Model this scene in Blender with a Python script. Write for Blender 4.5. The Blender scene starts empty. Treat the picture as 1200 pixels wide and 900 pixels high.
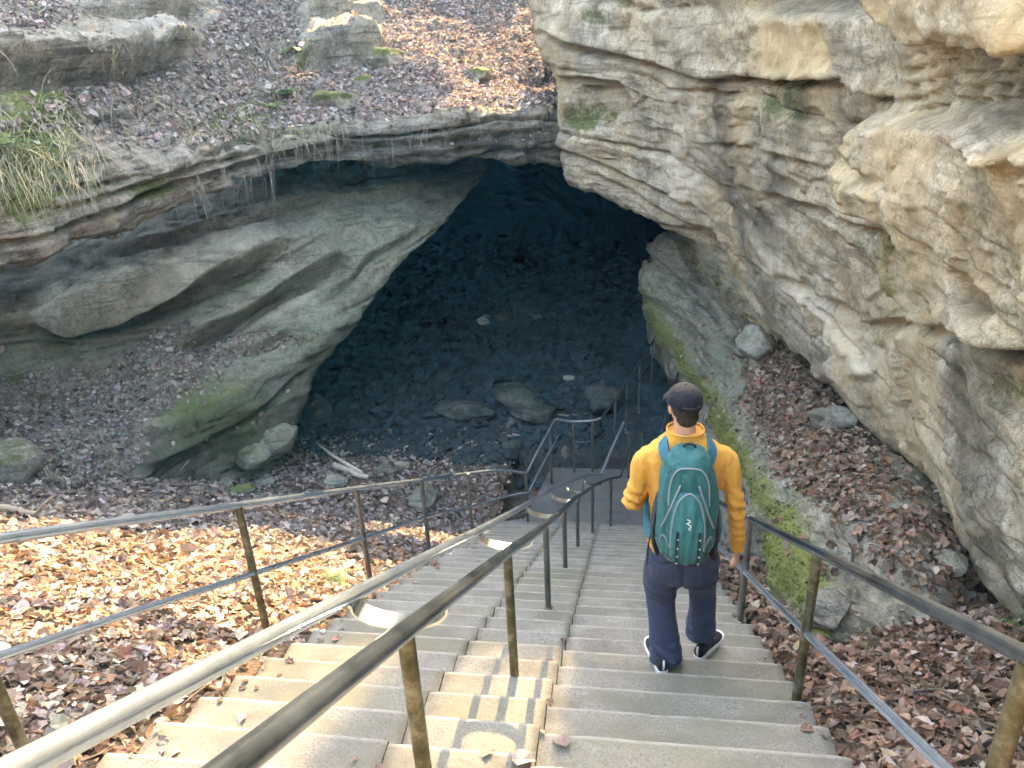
import bpy, bmesh, math, random
import numpy as np
from mathutils import Vector, Matrix
from mathutils.bvhtree import BVHTree
rng = np.random.default_rng(7); random.seed(7)
sc = bpy.context.scene
COL = sc.collection
PI = math.pi
# ---------------------------------------------------------------- camera (world: X right, Y down the stairs, Z up, camera at the origin)
F = 900.0
def unit(v): v = np.asarray(v, float); return v/np.linalg.norm(v)
_dn = unit([100, 1950, F]); _st = unit([127, 75, F]); _up = -_dn
_fw = unit(_st-np.dot(_st, _up)*_up); _rt = np.cross(_fw, _up)
R = np.stack([_rt, _fw, _up])
S = 0.5684           # pitch of the stairs
H = 1.45
def G(px, py, Y):     # a surveyed point: direction seen in the photograph, real distance Y ahead
    d = R@np.array([px-600., py-450., F]); return d*(Y/d[1])
def project(P):
    c = P@R
    z = np.maximum(c[:, 2], .05)
    return 600+F*c[:, 0]/z, 450+F*c[:, 1]/z, c[:, 2]
cam_d = bpy.data.cameras.new('camera'); cam = bpy.data.objects.new('camera', cam_d); COL.objects.link(cam)
M = Matrix.Identity(4)
for i in range(3):
    M[i][0] = R[i, 0]; M[i][1] = -R[i, 1]; M[i][2] = -R[i, 2]
cam.matrix_world = M
cam_d.sensor_width = 36; cam_d.lens = 27; cam_d.clip_start = .05; cam_d.clip_end = 1500
sc.camera = cam
# ---------------------------------------------------------------- numpy noise
_perm = np.random.default_rng(3).permutation(256); _perm = np.concatenate([_perm, _perm, _perm])
_g = np.array([[1,1,0],[-1,1,0],[1,-1,0],[-1,-1,0],[1,0,1],[-1,0,1],[1,0,-1],[-1,0,-1],[0,1,1],[0,-1,1],[0,1,-1],[0,-1,-1]], float)
def perlin(p):
    p = np.asarray(p, float); i = np.floor(p).astype(int); f = p-i; i &= 255
    u = f*f*f*(f*(f*6-15)+10)
    def gr(dx, dy, dz):
        h = _perm[_perm[_perm[(i[:, 0]+dx) & 255]+((i[:, 1]+dy) & 255)]+((i[:, 2]+dz) & 255)] % 12
        g = _g[h]
        return g[:, 0]*(f[:, 0]-dx)+g[:, 1]*(f[:, 1]-dy)+g[:, 2]*(f[:, 2]-dz)
    L = lambda a, b, t: a+(b-a)*t
    x0 = L(gr(0,0,0), gr(1,0,0), u[:, 0]); x1 = L(gr(0,1,0), gr(1,1,0), u[:, 0])
    x2 = L(gr(0,0,1), gr(1,0,1), u[:, 0]); x3 = L(gr(0,1,1), gr(1,1,1), u[:, 0])
    return L(L(x0, x1, u[:, 1]), L(x2, x3, u[:, 1]), u[:, 2])
def fbm(p, o=4, lac=2.03, gain=.5):
    p = np.asarray(p, float); s = np.zeros(len(p)); a = 1.
    for k in range(o):
        s += a*perlin(p+k*17.3); p = p*lac; a *= gain
    return s
def ridged(p, o=4):
    s = np.zeros(len(p)); a = 1.
    for k in range(o):
        s += a*(1-np.abs(perlin(p+k*9.1))*2); p = p*2.1; a *= .5
    return s
def facets(P, cell, seed=0):
    """fractured rock: every cell of a jittered lattice is one flat, randomly tilted face"""
    Q = P/np.asarray(cell, float); I = np.floor(Q).astype(int); best = np.full(len(P), 1e9); tilt = np.zeros(len(P)); r0 = np.zeros(len(P))
    for dx in (-1, 0, 1):
        for dy in (-1, 0, 1):
            for dz in (-1, 0, 1):
                a, b_, c = I[:, 0]+dx, I[:, 1]+dy, I[:, 2]+dz
                c0 = np.stack([a+.15+.7*hsh(a, b_, c+seed), b_+.15+.7*hsh(b_, c, a+seed+7), c+.15+.7*hsh(c, a, b_+seed+13)], 1)
                d = Q-c0; l = (d*d).sum(1); m = l < best
                t = (d[:, 0]*(hsh(a, c, b_+seed+31)-.5)+d[:, 1]*(hsh(b_, a, c+seed+41)-.5)+d[:, 2]*(hsh(c, b_, a+seed+53)-.5))*2+(hsh(a+5, b_+9, c+seed)-.5)*.7
                best = np.where(m, l, best); tilt = np.where(m, t, tilt)
    return tilt
def hsh(a, b=0, c=0):
    a = np.asarray(a).astype(int); b = np.asarray(b).astype(int)
    return _perm[(_perm[(_perm[a & 255]+b) & 255]+c) & 255]/255.
def sstep(a, b, x): t = np.clip((x-a)/(b-a), 0, 1); return t*t*(3-2*t)
def in_poly(px, py, poly):
    inside = np.zeros(len(px), bool); n = len(poly); j = n-1
    for i in range(n):
        xi, yi = poly[i]; xj, yj = poly[j]
        c = ((yi > py) != (yj > py)) & (px < (xj-xi)*(py-yi)/(yj-yi+1e-9)+xi)
        inside ^= c; j = i
    return inside
# ---------------------------------------------------------------- object helpers
def tag(o, label=None, cat=None, group=None, kind=None):
    if label: o['label'] = label
    if cat: o['category'] = cat
    if group: o['group'] = group
    if kind: o['kind'] = kind
    return o
def empty(name, loc=(0, 0, 0), rz=0):
    o = bpy.data.objects.new(name, None); COL.objects.link(o); o.location = loc; o.rotation_euler = (0, 0, rz); o.empty_display_size = .1
    return o
def link_mesh(name, me, mat, parent=None):
    o = bpy.data.objects.new(name, me); COL.objects.link(o)
    if mat is not None:
        for m in (mat if isinstance(mat, (list, tuple)) else [mat]): me.materials.append(m)
    if parent is not None:
        o.parent = parent
        o.matrix_parent_inverse = Matrix.Translation(-Vector(parent.location)) if parent.type == 'EMPTY' else Matrix.Identity(4)
    return o
def np_mesh(name, V, Fq, smooth=True, attrs=None, uv=None):
    """V (n,3); Fq (m,k) constant-size faces or list of arrays"""
    me = bpy.data.meshes.new(name)
    Fl = Fq if isinstance(Fq, list) else [Fq]
    n = sum(len(f) for f in Fl); L = sum(f.size for f in Fl)
    me.vertices.add(len(V)); me.vertices.foreach_set('co', np.asarray(V, np.float32).ravel())
    me.loops.add(L); me.polygons.add(n)
    me.loops.foreach_set('vertex_index', np.concatenate([f.ravel() for f in Fl]).astype(np.int32))
    tot = np.concatenate([np.full(len(f), f.shape[1]) for f in Fl]); st = np.concatenate([[0], np.cumsum(tot)[:-1]])
    me.polygons.foreach_set('loop_start', st.astype(np.int32))
    me.polygons.foreach_set('use_smooth', np.full(n, smooth))
    for k, a in (attrs or {}).items():
        a = np.asarray(a, np.float32)
        if a.ndim == 1:
            at = me.attributes.new(k, 'FLOAT', 'POINT'); at.data.foreach_set('value', a)
        else:
            at = me.attributes.new(k, 'FLOAT_COLOR', 'POINT'); c = np.ones((len(a), 4), np.float32); c[:, :3] = a; at.data.foreach_set('color', c.ravel())
    me.update(calc_edges=True); me.validate(clean_customdata=False)
    return me
def grid_faces(nr, nc):
    a = np.arange(nr*nc).reshape(nr, nc)
    return np.stack([a[:-1, :-1].ravel(), a[:-1, 1:].ravel(), a[1:, 1:].ravel(), a[1:, :-1].ravel()], 1)
def upsample(C, n, axis):
    """Catmull-Rom along axis; n = number of samples per span"""
    C = np.moveaxis(np.asarray(C, float), axis, 0); m = len(C)
    P = np.concatenate([[2*C[0]-C[1]], C, [2*C[-1]-C[-2]]])
    out = []
    for i in range(m-1):
        k = n[i] if isinstance(n, (list, tuple)) else n
        for t in np.arange(k)/k:
            a, b, c, d = P[i], P[i+1], P[i+2], P[i+3]
            out.append(.5*((2*b)+(-a+c)*t+(2*a-5*b+4*c-d)*t*t+(-a+3*b-3*c+d)*t**3))
    out.append(C[-1])
    return np.moveaxis(np.array(out), 0, axis)
def grid_normals(Pg):
    du = np.gradient(Pg, axis=0); dv = np.gradient(Pg, axis=1)
    n = np.cross(du, dv); l = np.linalg.norm(n, axis=2, keepdims=True); return n/np.maximum(l, 1e-9)
class MB:
    """collects shapes, links them as one mesh"""
    def __init__(s): s.v = []; s.f = []
    def add(s, V, Fs):
        o = len(s.v); s.v += [tuple(map(float, p)) for p in V]; s.f += [tuple(int(i)+o for i in f) for f in Fs]
    def tube(s, pts, r, seg=12, cap=True, squash=1.0):
        pts = np.asarray(pts, float); n = len(pts); rr = np.full(n, r) if np.isscalar(r) else np.asarray(r, float)
        T = np.gradient(pts, axis=0); T /= np.maximum(np.linalg.norm(T, axis=1, keepdims=True), 1e-9)
        up = np.array([0, 0, 1.]) if abs(T[0][2]) < .9 else np.array([1., 0, 0])
        V = []; b = None
        for i in range(n):
            a = (np.cross(up, T[i]) if b is None else b-np.dot(b, T[i])*T[i]); a = unit(a); b = a; c = np.cross(T[i], a)
            for k in range(seg):
                an = 2*PI*k/seg; V.append(pts[i]+rr[i]*(math.cos(an)*a+squash*math.sin(an)*c))
        Fs = [(i*seg+k, i*seg+(k+1) % seg, (i+1)*seg+(k+1) % seg, (i+1)*seg+k) for i in range(n-1) for k in range(seg)]
        if cap: Fs += [tuple(range(seg))[::-1], tuple((n-1)*seg+k for k in range(seg))]
        s.add(V, Fs)
    def loft(s, rings, cap=True):
        n = len(rings[0]); V = [p for r in rings for p in r]
        Fs = [(i*n+k, i*n+(k+1) % n, (i+1)*n+(k+1) % n, (i+1)*n+k) for i in range(len(rings)-1) for k in range(n)]
        if cap: Fs += [tuple(range(n))[::-1], tuple((len(rings)-1)*n+k for k in range(n))]
        s.add(V, Fs)
    def ell(s, c, rad, rot=None, seg=20, rings=12):
        V = []; Fs = []; Rm = np.eye(3) if rot is None else np.array(rot)
        for i in range(rings+1):
            th = PI*i/rings
            for k in range(seg):
                ph = 2*PI*k/seg
                V.append(np.array(c)+Rm@(np.array(rad)*np.array([math.sin(th)*math.cos(ph), math.sin(th)*math.sin(ph), math.cos(th)])))
        for i in range(rings):
            for k in range(seg): Fs.append((i*seg+k, i*seg+(k+1) % seg, (i+1)*seg+(k+1) % seg, (i+1)*seg+k))
        s.add(V, Fs)
    def box(s, c, sx, sy, sz, rot=None):
        Rm = np.eye(3) if rot is None else np.array(rot)
        V = [np.array(c)+Rm@np.array([i*sx/2, j*sy/2, k*sz/2]) for i in (-1, 1) for j in (-1, 1) for k in (-1, 1)]
        s.add(V, [(0,1,3,2),(4,6,7,5),(0,4,5,1),(2,3,7,6),(0,2,6,4),(1,5,7,3)])
    def build(s, name, mat, parent=None, smooth=True, remesh=None, smooth_it=0, bevel=None, angle=None):
        me = bpy.data.meshes.new(name); me.from_pydata(s.v, [], s.f)
        bm = bmesh.new(); bm.from_mesh(me); bmesh.ops.remove_doubles(bm, verts=bm.verts, dist=1e-6)
        bmesh.ops.recalc_face_normals(bm, faces=bm.faces)
        if bevel: bmesh.ops.bevel(bm, geom=list(bm.edges), offset=bevel, segments=2, affect='EDGES', profile=.7)
        bm.to_mesh(me); bm.free()
        for p in me.polygons: p.use_smooth = smooth
        o = link_mesh(name, me, mat, parent)
        if remesh:
            m = o.modifiers.new('r', 'REMESH'); m.mode = 'VOXEL'; m.voxel_size = remesh; m.use_smooth_shade = True
            if smooth_it:
                m2 = o.modifiers.new('s', 'SMOOTH'); m2.iterations = smooth_it; m2.factor = .5
            dg = bpy.context.evaluated_depsgraph_get(); me2 = bpy.data.meshes.new_from_object(o.evaluated_get(dg))
            o.modifiers.clear(); o.data = me2; me2.name = name
            if not me2.materials: me2.materials.append(mat)
            for p in me2.polygons: p.use_smooth = True
        elif angle: me.set_sharp_from_angle(angle=math.radians(angle))
        return o
# ---------------------------------------------------------------- materials
def new_mat(name):
    m = bpy.data.materials.new(name); m.use_nodes = True; nt = m.node_tree; nt.nodes.clear()
    out = nt.nodes.new('ShaderNodeOutputMaterial'); b = nt.nodes.new('ShaderNodeBsdfPrincipled'); nt.links.new(b.outputs[0], out.inputs[0])
    return m, nt, b
class N:
    def __init__(s, nt): s.nt = nt; s.tc = nt.nodes.new('ShaderNodeTexCoord')
    def L(s, a, b): s.nt.links.new(a, b)
    def map(s, sc_, loc=(0, 0, 0)):
        m = s.nt.nodes.new('ShaderNodeMapping'); m.inputs['Scale'].default_value = sc_ if hasattr(sc_, '__len__') else (sc_,)*3
        m.inputs['Location'].default_value = loc; s.L(s.tc.outputs['Object'], m.inputs[0]); return m.outputs[0]
    def noise(s, sc_, detail=6, rough=.6, loc=(0, 0, 0), dist=0, scale=1):
        n = s.nt.nodes.new('ShaderNodeTexNoise'); n.inputs['Scale'].default_value = scale; n.inputs['Detail'].default_value = detail
        n.inputs['Roughness'].default_value = rough; n.inputs['Distortion'].default_value = dist; s.L(s.map(sc_, loc), n.inputs['Vector']); return n.outputs['Fac']
    def vor(s, sc_, feature='F1', loc=(0, 0, 0), out='Distance'):
        n = s.nt.nodes.new('ShaderNodeTexVoronoi'); n.feature = feature; n.inputs['Scale'].default_value = 1; s.L(s.map(sc_, loc), n.inputs['Vector']); return n.outputs[out]
    def ramp(s, fac, stops, interp='LINEAR'):
        r = s.nt.nodes.new('ShaderNodeValToRGB'); r.color_ramp.interpolation = interp
        while len(r.color_ramp.elements) < len(stops): r.color_ramp.elements.new(.5)
        for e, (p, c) in zip(r.color_ramp.elements, stops):
            e.position = p; e.color = (c, c, c, 1) if np.isscalar(c) else (*c, 1)
        s.L(fac, r.inputs[0]); return r.outputs[0]
    def mix(s, fac, a, b, mode='MIX'):
        m = s.nt.nodes.new('ShaderNodeMix'); m.data_type = 'RGBA'; m.blend_type = mode; m.clamp_factor = True
        for v, i in ((fac, 0), (a, 6), (b, 7)):
            if hasattr(v, 'node'): s.L(v, m.inputs[i])
            elif i == 0: m.inputs[i].default_value = v
            else: m.inputs[i].default_value = (*v, 1) if hasattr(v, '__len__') else (v, v, v, 1)
        return m.outputs[2]
    def math(s, op, a, b=0, c=0):
        m = s.nt.nodes.new('ShaderNodeMath'); m.operation = op
        for i, v in enumerate((a, b, c)):
            if hasattr(v, 'node'): s.L(v, m.inputs[i])
            else: m.inputs[i].default_value = v
        return m.outputs[0]
    def attr(s, name, out='Fac'):
        a = s.nt.nodes.new('ShaderNodeAttribute'); a.attribute_name = name; return a.outputs[out]
    def bump(s, h, strength=.5, dist=.02, prev=None):
        b = s.nt.nodes.new('ShaderNodeBump'); b.inputs['Strength'].default_value = strength; b.inputs['Distance'].default_value = dist
        s.L(h, b.inputs['Height'])
        if prev is not None: s.L(prev, b.inputs['Normal'])
        return b.outputs[0]
def simple(name, col, rough=.6, metal=0, nscale=None, namt=.15, bump=0, bscale=60, spec=.5):
    m, nt, b = new_mat(name); n = N(nt)
    b.inputs['Roughness'].default_value = rough; b.inputs['Metallic'].default_value = metal; b.inputs['Specular IOR Level'].default_value = spec
    if nscale:
        f = n.noise(nscale, 5, .6); c = n.mix(f, tuple(x*(1-namt*2) for x in col), tuple(min(1, x*(1+namt*2)) for x in col)); n.L(c, b.inputs['Base Color'])
    else: b.inputs['Base Color'].default_value = (*col, 1)
    if bump: n.L(n.bump(n.noise(bscale, 4), bump, .01), b.inputs['Normal'])
    return m
def rock_mat(name, dark, mid, light, ochre, och_amt=.5, moss=(.085, .11, .018), lichen=(.55, .55, .46), lich_amt=.5, streak=.5, rough=.85, wet=0, pink=(.38, .33, .27), crack=.35):
    m, nt, b = new_mat(name); n = N(nt)
    big = n.noise(.55, 4, .62, dist=.4); med = n.noise(2.6, 9, .72, loc=(3, 1, 7), dist=.3); fine = n.noise(15, 5, .75)
    strata = n.noise((1.0, 1.0, 10), 5, .65, loc=(1, 2, 3), dist=.6)
    stre = n.noise((2.4, 2.4, .30), 5, .65, loc=(9, 4, 1), dist=.25)
    c = n.ramp(med, [(.32, dark), (.45, mid), (.57, light), (.70, tuple(min(1, x*1.25) for x in light))])
    c = n.mix(n.ramp(big, [(.42, 0), (.62, och_amt)]), c, n.mix(fine, ochre, tuple(x*1.3 for x in ochre)))
    c = n.mix(n.ramp(n.noise(.9, 4, .6, loc=(20, 3, 8)), [(.5, 0), (.68, .45)]), c, pink)
    c = n.mix(n.ramp(strata, [(.36, .7), (.47, 0)]), c, tuple(x*.6 for x in dark))
    c = n.mix(n.ramp(stre, [(.57, 0), (.74, streak)]), c, tuple(x*.6 for x in dark))
    c = n.mix(n.ramp(stre, [(.28, streak), (.42, 0)]), c, tuple(min(1, x*1.25) for x in light))
    c = n.mix(n.ramp(n.noise(6.5, 7, .78, loc=(5, 5, 0)), [(.58, 0), (.66, lich_amt)]), c, lichen)
    c = n.mix(n.ramp(fine, [(.34, .6), (.5, 0)]), c, tuple(x*.45 for x in dark))
    c = n.mix(n.ramp(fine, [(.58, 0), (.72, .45)]), c, tuple(min(1, x*1.35) for x in light))
    c = n.mix(n.ramp(n.noise(58, 3, .7), [(.36, .5), (.52, 0)]), c, tuple(x*.55 for x in dark))
    # irregular cracks
    vm = nt.nodes.new('ShaderNodeVectorMath'); vm.operation = 'MULTIPLY_ADD'; nz = nt.nodes.new('ShaderNodeTexNoise'); nz.inputs['Scale'].default_value = 2.2; nz.inputs['Detail'].default_value = 5
    n.L(n.tc.outputs['Object'], nz.inputs['Vector']); n.L(nz.outputs['Color'], vm.inputs[0]); vm.inputs[1].default_value = (.9, .9, .9); n.L(n.map((.8, .8, 1.9)), vm.inputs[2])
    vo = nt.nodes.new('ShaderNodeTexVoronoi'); vo.feature = 'DISTANCE_TO_EDGE'; vo.inputs['Scale'].default_value = 1.5; n.L(vm.outputs[0], vo.inputs['Vector'])
    ck = n.math('MULTIPLY', n.ramp(vo.outputs['Distance'], [(.0, 1), (.022, 0)]), n.ramp(med, [(.40, 0), (.52, crack)]))
    c = n.mix(ck, c, tuple(x*.3 for x in dark))
    mo = n.attr('moss'); mf = n.math('ADD', mo, n.math('MULTIPLY', n.math('SUBTRACT', n.noise(9, 5, .75), .5), 1.5))
    mfac = n.ramp(mf, [(.44, 0), (.78, .85)])
    mcol = n.mix(n.noise(26, 4, .7), tuple(x*.40 for x in moss), tuple(x*2.0 for x in moss))
    c = n.mix(mfac, c, mcol)
    gt = n.attr('green'); c = n.mix(n.math('MULTIPLY', gt, n.ramp(med, [(.35, 0), (.6, .8)])), c, (.13, .19, .12))
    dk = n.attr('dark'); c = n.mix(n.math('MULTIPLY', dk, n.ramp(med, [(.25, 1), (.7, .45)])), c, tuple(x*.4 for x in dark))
    pale = n.attr('pale'); c = n.mix(n.math('MULTIPLY', pale, n.ramp(stre, [(.3, 0), (.6, .8)])), c, tuple(min(1, x*1.35) for x in light))
    oc = n.attr('ochre'); c = n.mix(n.math('MULTIPLY', oc, n.ramp(stre, [(.3, .1), (.6, .8)])), c, tuple(x*1.25 for x in ochre))
    n.L(c, b.inputs['Base Color'])
    b.inputs['Roughness'].default_value = rough; b.inputs['Specular IOR Level'].default_value = .3
    nb = n.bump(med, .7, .07); nb = n.bump(n.math('SUBTRACT', fine, n.math('MULTIPLY', ck, .5)), .7, .025, nb)
    nb = n.bump(n.noise(48, 4, .75), .7, .014, nb); n.L(nb, b.inputs['Normal'])
    return m
# ================================================================ rock materials
M_cliff = rock_mat('cliff_limestone', (.28,.235,.175), (.55,.475,.355), (.70,.64,.51), (.62,.45,.24), .45, streak=.42, lich_amt=.55)
M_ledge = rock_mat('ledge_limestone', (.10,.095,.08), (.24,.22,.18), (.42,.39,.33), (.27,.21,.13), .4, streak=.4, lich_amt=.35)
M_alcove = rock_mat('alcove_limestone', (.10,.10,.078), (.24,.235,.185), (.39,.38,.30), (.30,.27,.17), .3, streak=.25, lich_amt=.3, lichen=(.34,.42,.32), pink=(.27,.25,.22))
M_slab = rock_mat('slab_limestone', (.12,.115,.09), (.28,.265,.21), (.42,.40,.32), (.34,.29,.18), .35, streak=.2, lich_amt=.3, lichen=(.38,.40,.28), moss=(.15,.17,.035))
M_cave = rock_mat('blue_cast_cave_rock', (.014,.040,.056), (.018,.050,.070), (.022,.058,.080), (.020,.050,.066), .5, moss=(.03,.10,.07), lichen=(.03,.07,.09), lich_amt=.3, streak=.3, rough=.6, pink=(.05,.12,.16))  # blue cast and gloom of the cave put into the rock colour
M_boulder = rock_mat('boulder_stone', (.10,.10,.085), (.22,.22,.18), (.38,.38,.33), (.26,.22,.15), .3, lich_amt=.45)
# ================================================================ rock shaping
def strata(P, seed=0, layer=.85, amp=.25, tilt=(.03, -.02), minor=1.):
    """bedded limestone: every bed and every block of a bed stands out by its own amount, thin grooves between the beds"""
    z = P[:, 2]+tilt[0]*P[:, 0]+tilt[1]*P[:, 1]+.16*fbm(P*np.array([.35, .35, .8])+seed*11.1, 3)
    t = P[:, 0]*.7+P[:, 1]*.75
    out = np.zeros(len(P))
    for k, (ly, a, bl, gw, gd) in enumerate(((layer, amp, 1.9, .045, .35), (layer*.33, amp*.14*minor, 1.9, .07, .35), (layer*.10, amp*.035*minor, .9, .2, .18))):
        s = z/ly+.5*perlin(P*np.array([.5, .5, .1])/ly*.4+k*7.7+seed)+k*.37
        i = np.floor(s); f = s-i
        j = t/bl+hsh(i, k+seed)*9+.6*perlin(P/bl*.9+k*3.3); jj = np.floor(j); fj = j-jj
        r0 = hsh(i, jj, k+seed); r1 = hsh(i, jj+1, k+seed)
        r = r0+(r1-r0)*sstep(.80, 1.0, fj)
        rn = hsh(i+1, jj, k+seed); rn = rn+(hsh(i+1, jj+1, k+seed)-rn)*sstep(.80, 1.0, fj)
        v = r+(rn-r)*sstep(.9, 1.0, f)
        prof = -.25*(f-.5)*2*.4
        gm = .35+.65*sstep(-.2, .35, perlin(P*.9+k*5+seed))
        g = np.exp(-((np.minimum(f, 1-f))/gw)**2)*gm
        out += a*(v*1.1-.5+prof)-a*gd*1.6*g
    return out
def rough_disp(P, seed=0, a=.16):
    d = a*fbm(P*.8+seed, 3)-a*.42*(ridged(P*np.array([1.5, 1.5, 2.1])+seed, 3)-1)*.6
    return d-a*.09*(ridged(P*np.array([5.1, 5.1, 7.])+seed, 2)-.9)+a*.10*fbm(P*13+seed, 2)
def frac(P, a, seed, c=.62):
    Pw = P+.06*np.stack([perlin(P*2+seed), perlin(P*2+seed+5), perlin(P*2+seed+9)], 1)
    return a*facets(Pw, (c, c, c*.62), seed)+a*.38*facets(Pw, (c*.36, c*.36, c*.2), seed+3)
def ledge(px, py, line, a_up, h_up, groove=.1, gw=6., fade=25., below=0., hb=40.):
    """a bed plane seen in the rock face: rock above it juts out, a groove runs along its foot"""
    line = np.asarray(line, float)
    ly = np.interp(px, line[:, 0], line[:, 1]); d = py-ly
    w = sstep(line[0, 0]-fade, line[0, 0]+fade, px)*(1-sstep(line[-1, 0]-fade, line[-1, 0]+fade, px))
    up = np.where(d < 0, np.exp(np.minimum(d, 0)/h_up)*sstep(0, 5, -d), 0)
    gr = np.where(d > -1, np.exp(-((d-gw)/gw)**2), 0)
    lo = np.where(d >= 0, np.exp(-np.maximum(d, 0)/hb), 0)
    return w*(a_up*up-groove*gr-below*lo)
def soft_poly(px, py, poly, blur=8.):
    """1 inside, falling to 0 at the outline (distance to the outline)"""
    ins = in_poly(px, py, poly); d = np.full(len(px), 1e9); n = len(poly)
    for i in range(n):
        a = np.array(poly[i], float); b = np.array(poly[(i+1) % n], float); ab = b-a
        t = np.clip(((px-a[0])*ab[0]+(py-a[1])*ab[1])/(ab@ab), 0, 1)
        d = np.minimum(d, np.hypot(px-a[0]-t*ab[0], py-a[1]-t*ab[1]))
    return np.where(ins, sstep(-blur*.2, blur, d), 0)
SURF = {}; MOSS = {}
def patch(name, C, nr, nc, mat, disp, feats=None, attrs=None, flip=False, kind='structure', edge_keep=0):
    C = np.asarray(C, float)
    Pg = upsample(upsample(C, nr, 0), nc, 1)
    Nn = grid_normals(Pg)
    # the surface normal has to look out of the rock, towards the open side
    flip = bool(np.median((Nn.reshape(-1, 3)*Pg.reshape(-1, 3)).sum(1)) > 0)
    if flip: Nn = -Nn
    sh = Pg.shape; P = Pg.reshape(-1, 3); Nf = Nn.reshape(-1, 3)
    px, py, dz = project(P); vis = sstep(.3, 1.5, dz)
    P0 = P.copy(); d = disp(P)
    if feats is not None: d = d+feats(px, py, P)*vis
    P = P+Nf*d[:, None]
    n2 = grid_normals(P.reshape(sh)).reshape(-1, 3)*(-1 if flip else 1)
    A = {k: np.zeros(len(P)) for k in ('moss', 'green', 'dark', 'pale', 'ochre')}
    A['moss'] += .30*sstep(.35, .9, n2[:, 2])+.12*fbm(P*.9+4, 3)
    if attrs is not None: attrs(A, px, py, P, n2, vis)
    for k in A: A[k] = np.clip(A[k], 0, 1)
    Fc = grid_faces(sh[0], sh[1])
    if not flip: Fc = Fc[:, ::-1]
    me = np_mesh(name, P, Fc, attrs=A)
    o = link_mesh(name, me, mat); tag(o, kind=kind)
    SURF[name] = (P, Fc, n2, px, py); MOSS[name] = A['moss']
    return o
W = lambda x, y, z: np.array([x, y, z], float)
# ---------------------------------------------------------------- right cliff
def cl(B, M0, M1, M2, M3, T):
    b = G(*B); m0 = G(*M0); col = [b+W(3.6, 1.2, -1.1), b+W(1.5, .7, .05), b+W(.45, .25, .02), b, m0, G(*M1), G(*M2), G(*M3), G(*T)]
    t = col[-1]; return col+[t+W(.6, .3, 1.6), t+W(4, 1.5, 3.2), t+W(9, 2, 4)]
cols = []
tip = cl((670,203,16.6), (664,190,16.5), (656,150,16.6), (650,90,16.8), (630,30,17.2), (612,-150,18))
cols.append([p+W(.9, 3.5, 0) for p in tip]); cols.append(tip)
cols += [cl(*a) for a in (
 ((755,252,15.3),(752,240,15.1),(748,190,14.9),(740,120,14.7),(735,50,14.6),(730,-150,14.5)),
 ((840,303,14.0),(838,288,13.7),(828,225,13.1),(820,150,12.6),(815,70,12.2),(810,-150,12)),
 ((890,366,12.8),(890,345,12.4),(890,270,11.5),(890,180,10.8),(890,90,10.3),(890,-150,10)),
 ((945,428,10.9),(950,400,10.4),(960,320,9.6),(965,215,9.0),(970,110,8.6),(970,-150,8.4)),
 ((998,468,9.4),(1003,438,8.8),(1020,350,8.1),(1040,240,7.6),(1045,120,7.2),(1045,-150,7)),
 ((1065,535,7.7),(1078,495,7.0),(1090,410,6.5),(1105,280,6.1),(1115,140,5.9),(1120,-150,5.8)),
 ((1112,612,6.4),(1128,575,5.7),(1150,470,5.3),(1180,320,5.0),(1190,160,4.85),(1200,-150,4.8)),
 ((1155,695,5.35),(1198,655,4.7),(1235,530,4.5),(1270,360,4.25),(1280,180,4.1),(1290,-150,4)),
 ((1235,790,4.2),(1290,745,3.7),(1345,600,3.55),(1395,400,3.4),(1405,200,3.3),(1410,-150,3.2)))]
for y, xo in ((1.9, 0), (.3, .15), (-2.5, .3), (-6, .4)):
    zb = -1.6-S*max(y, -5.5)
    cols.append([W(6.4, y+.4, zb-1.1), W(4.3, y+.3, zb+.1), W(3.5, y+.1, zb-.05), W(3.0+xo, y, zb), W(2.75+xo, y, zb+.35), W(2.75+xo, y, zb+1.2), W(2.6+xo, y, zb+2.1), W(2.5+xo, y, zb+3.0), W(2.4+xo, y, zb+4.6), W(3.0+xo, y, zb+6.2), W(6.5, y, zb+7.8), W(11.5, y, zb+8.6)])
C = np.transpose(np.array(cols), (1, 0, 2))
BLOCK = [(1004,140),(1040,128),(1200,120),(1330,130),(1330,420),(1200,398),(1172,388),(1150,372),(1112,318),(1100,292),(1072,262),(1040,243),(1020,238),(1005,205)]
SH = [(1165,305),(1180,300),(1230,330),(1230,378),(1200,365),(1180,350)]
TOP = [(1040,-100),(1340,-100),(1340,45),(1200,38),(1120,44),(1090,30),(1056,22),(1048,8)]
NICHE = [(1195,-60),(870,-60),(872,18),(905,24),(960,22),(1040,26),(1056,30)]
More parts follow.
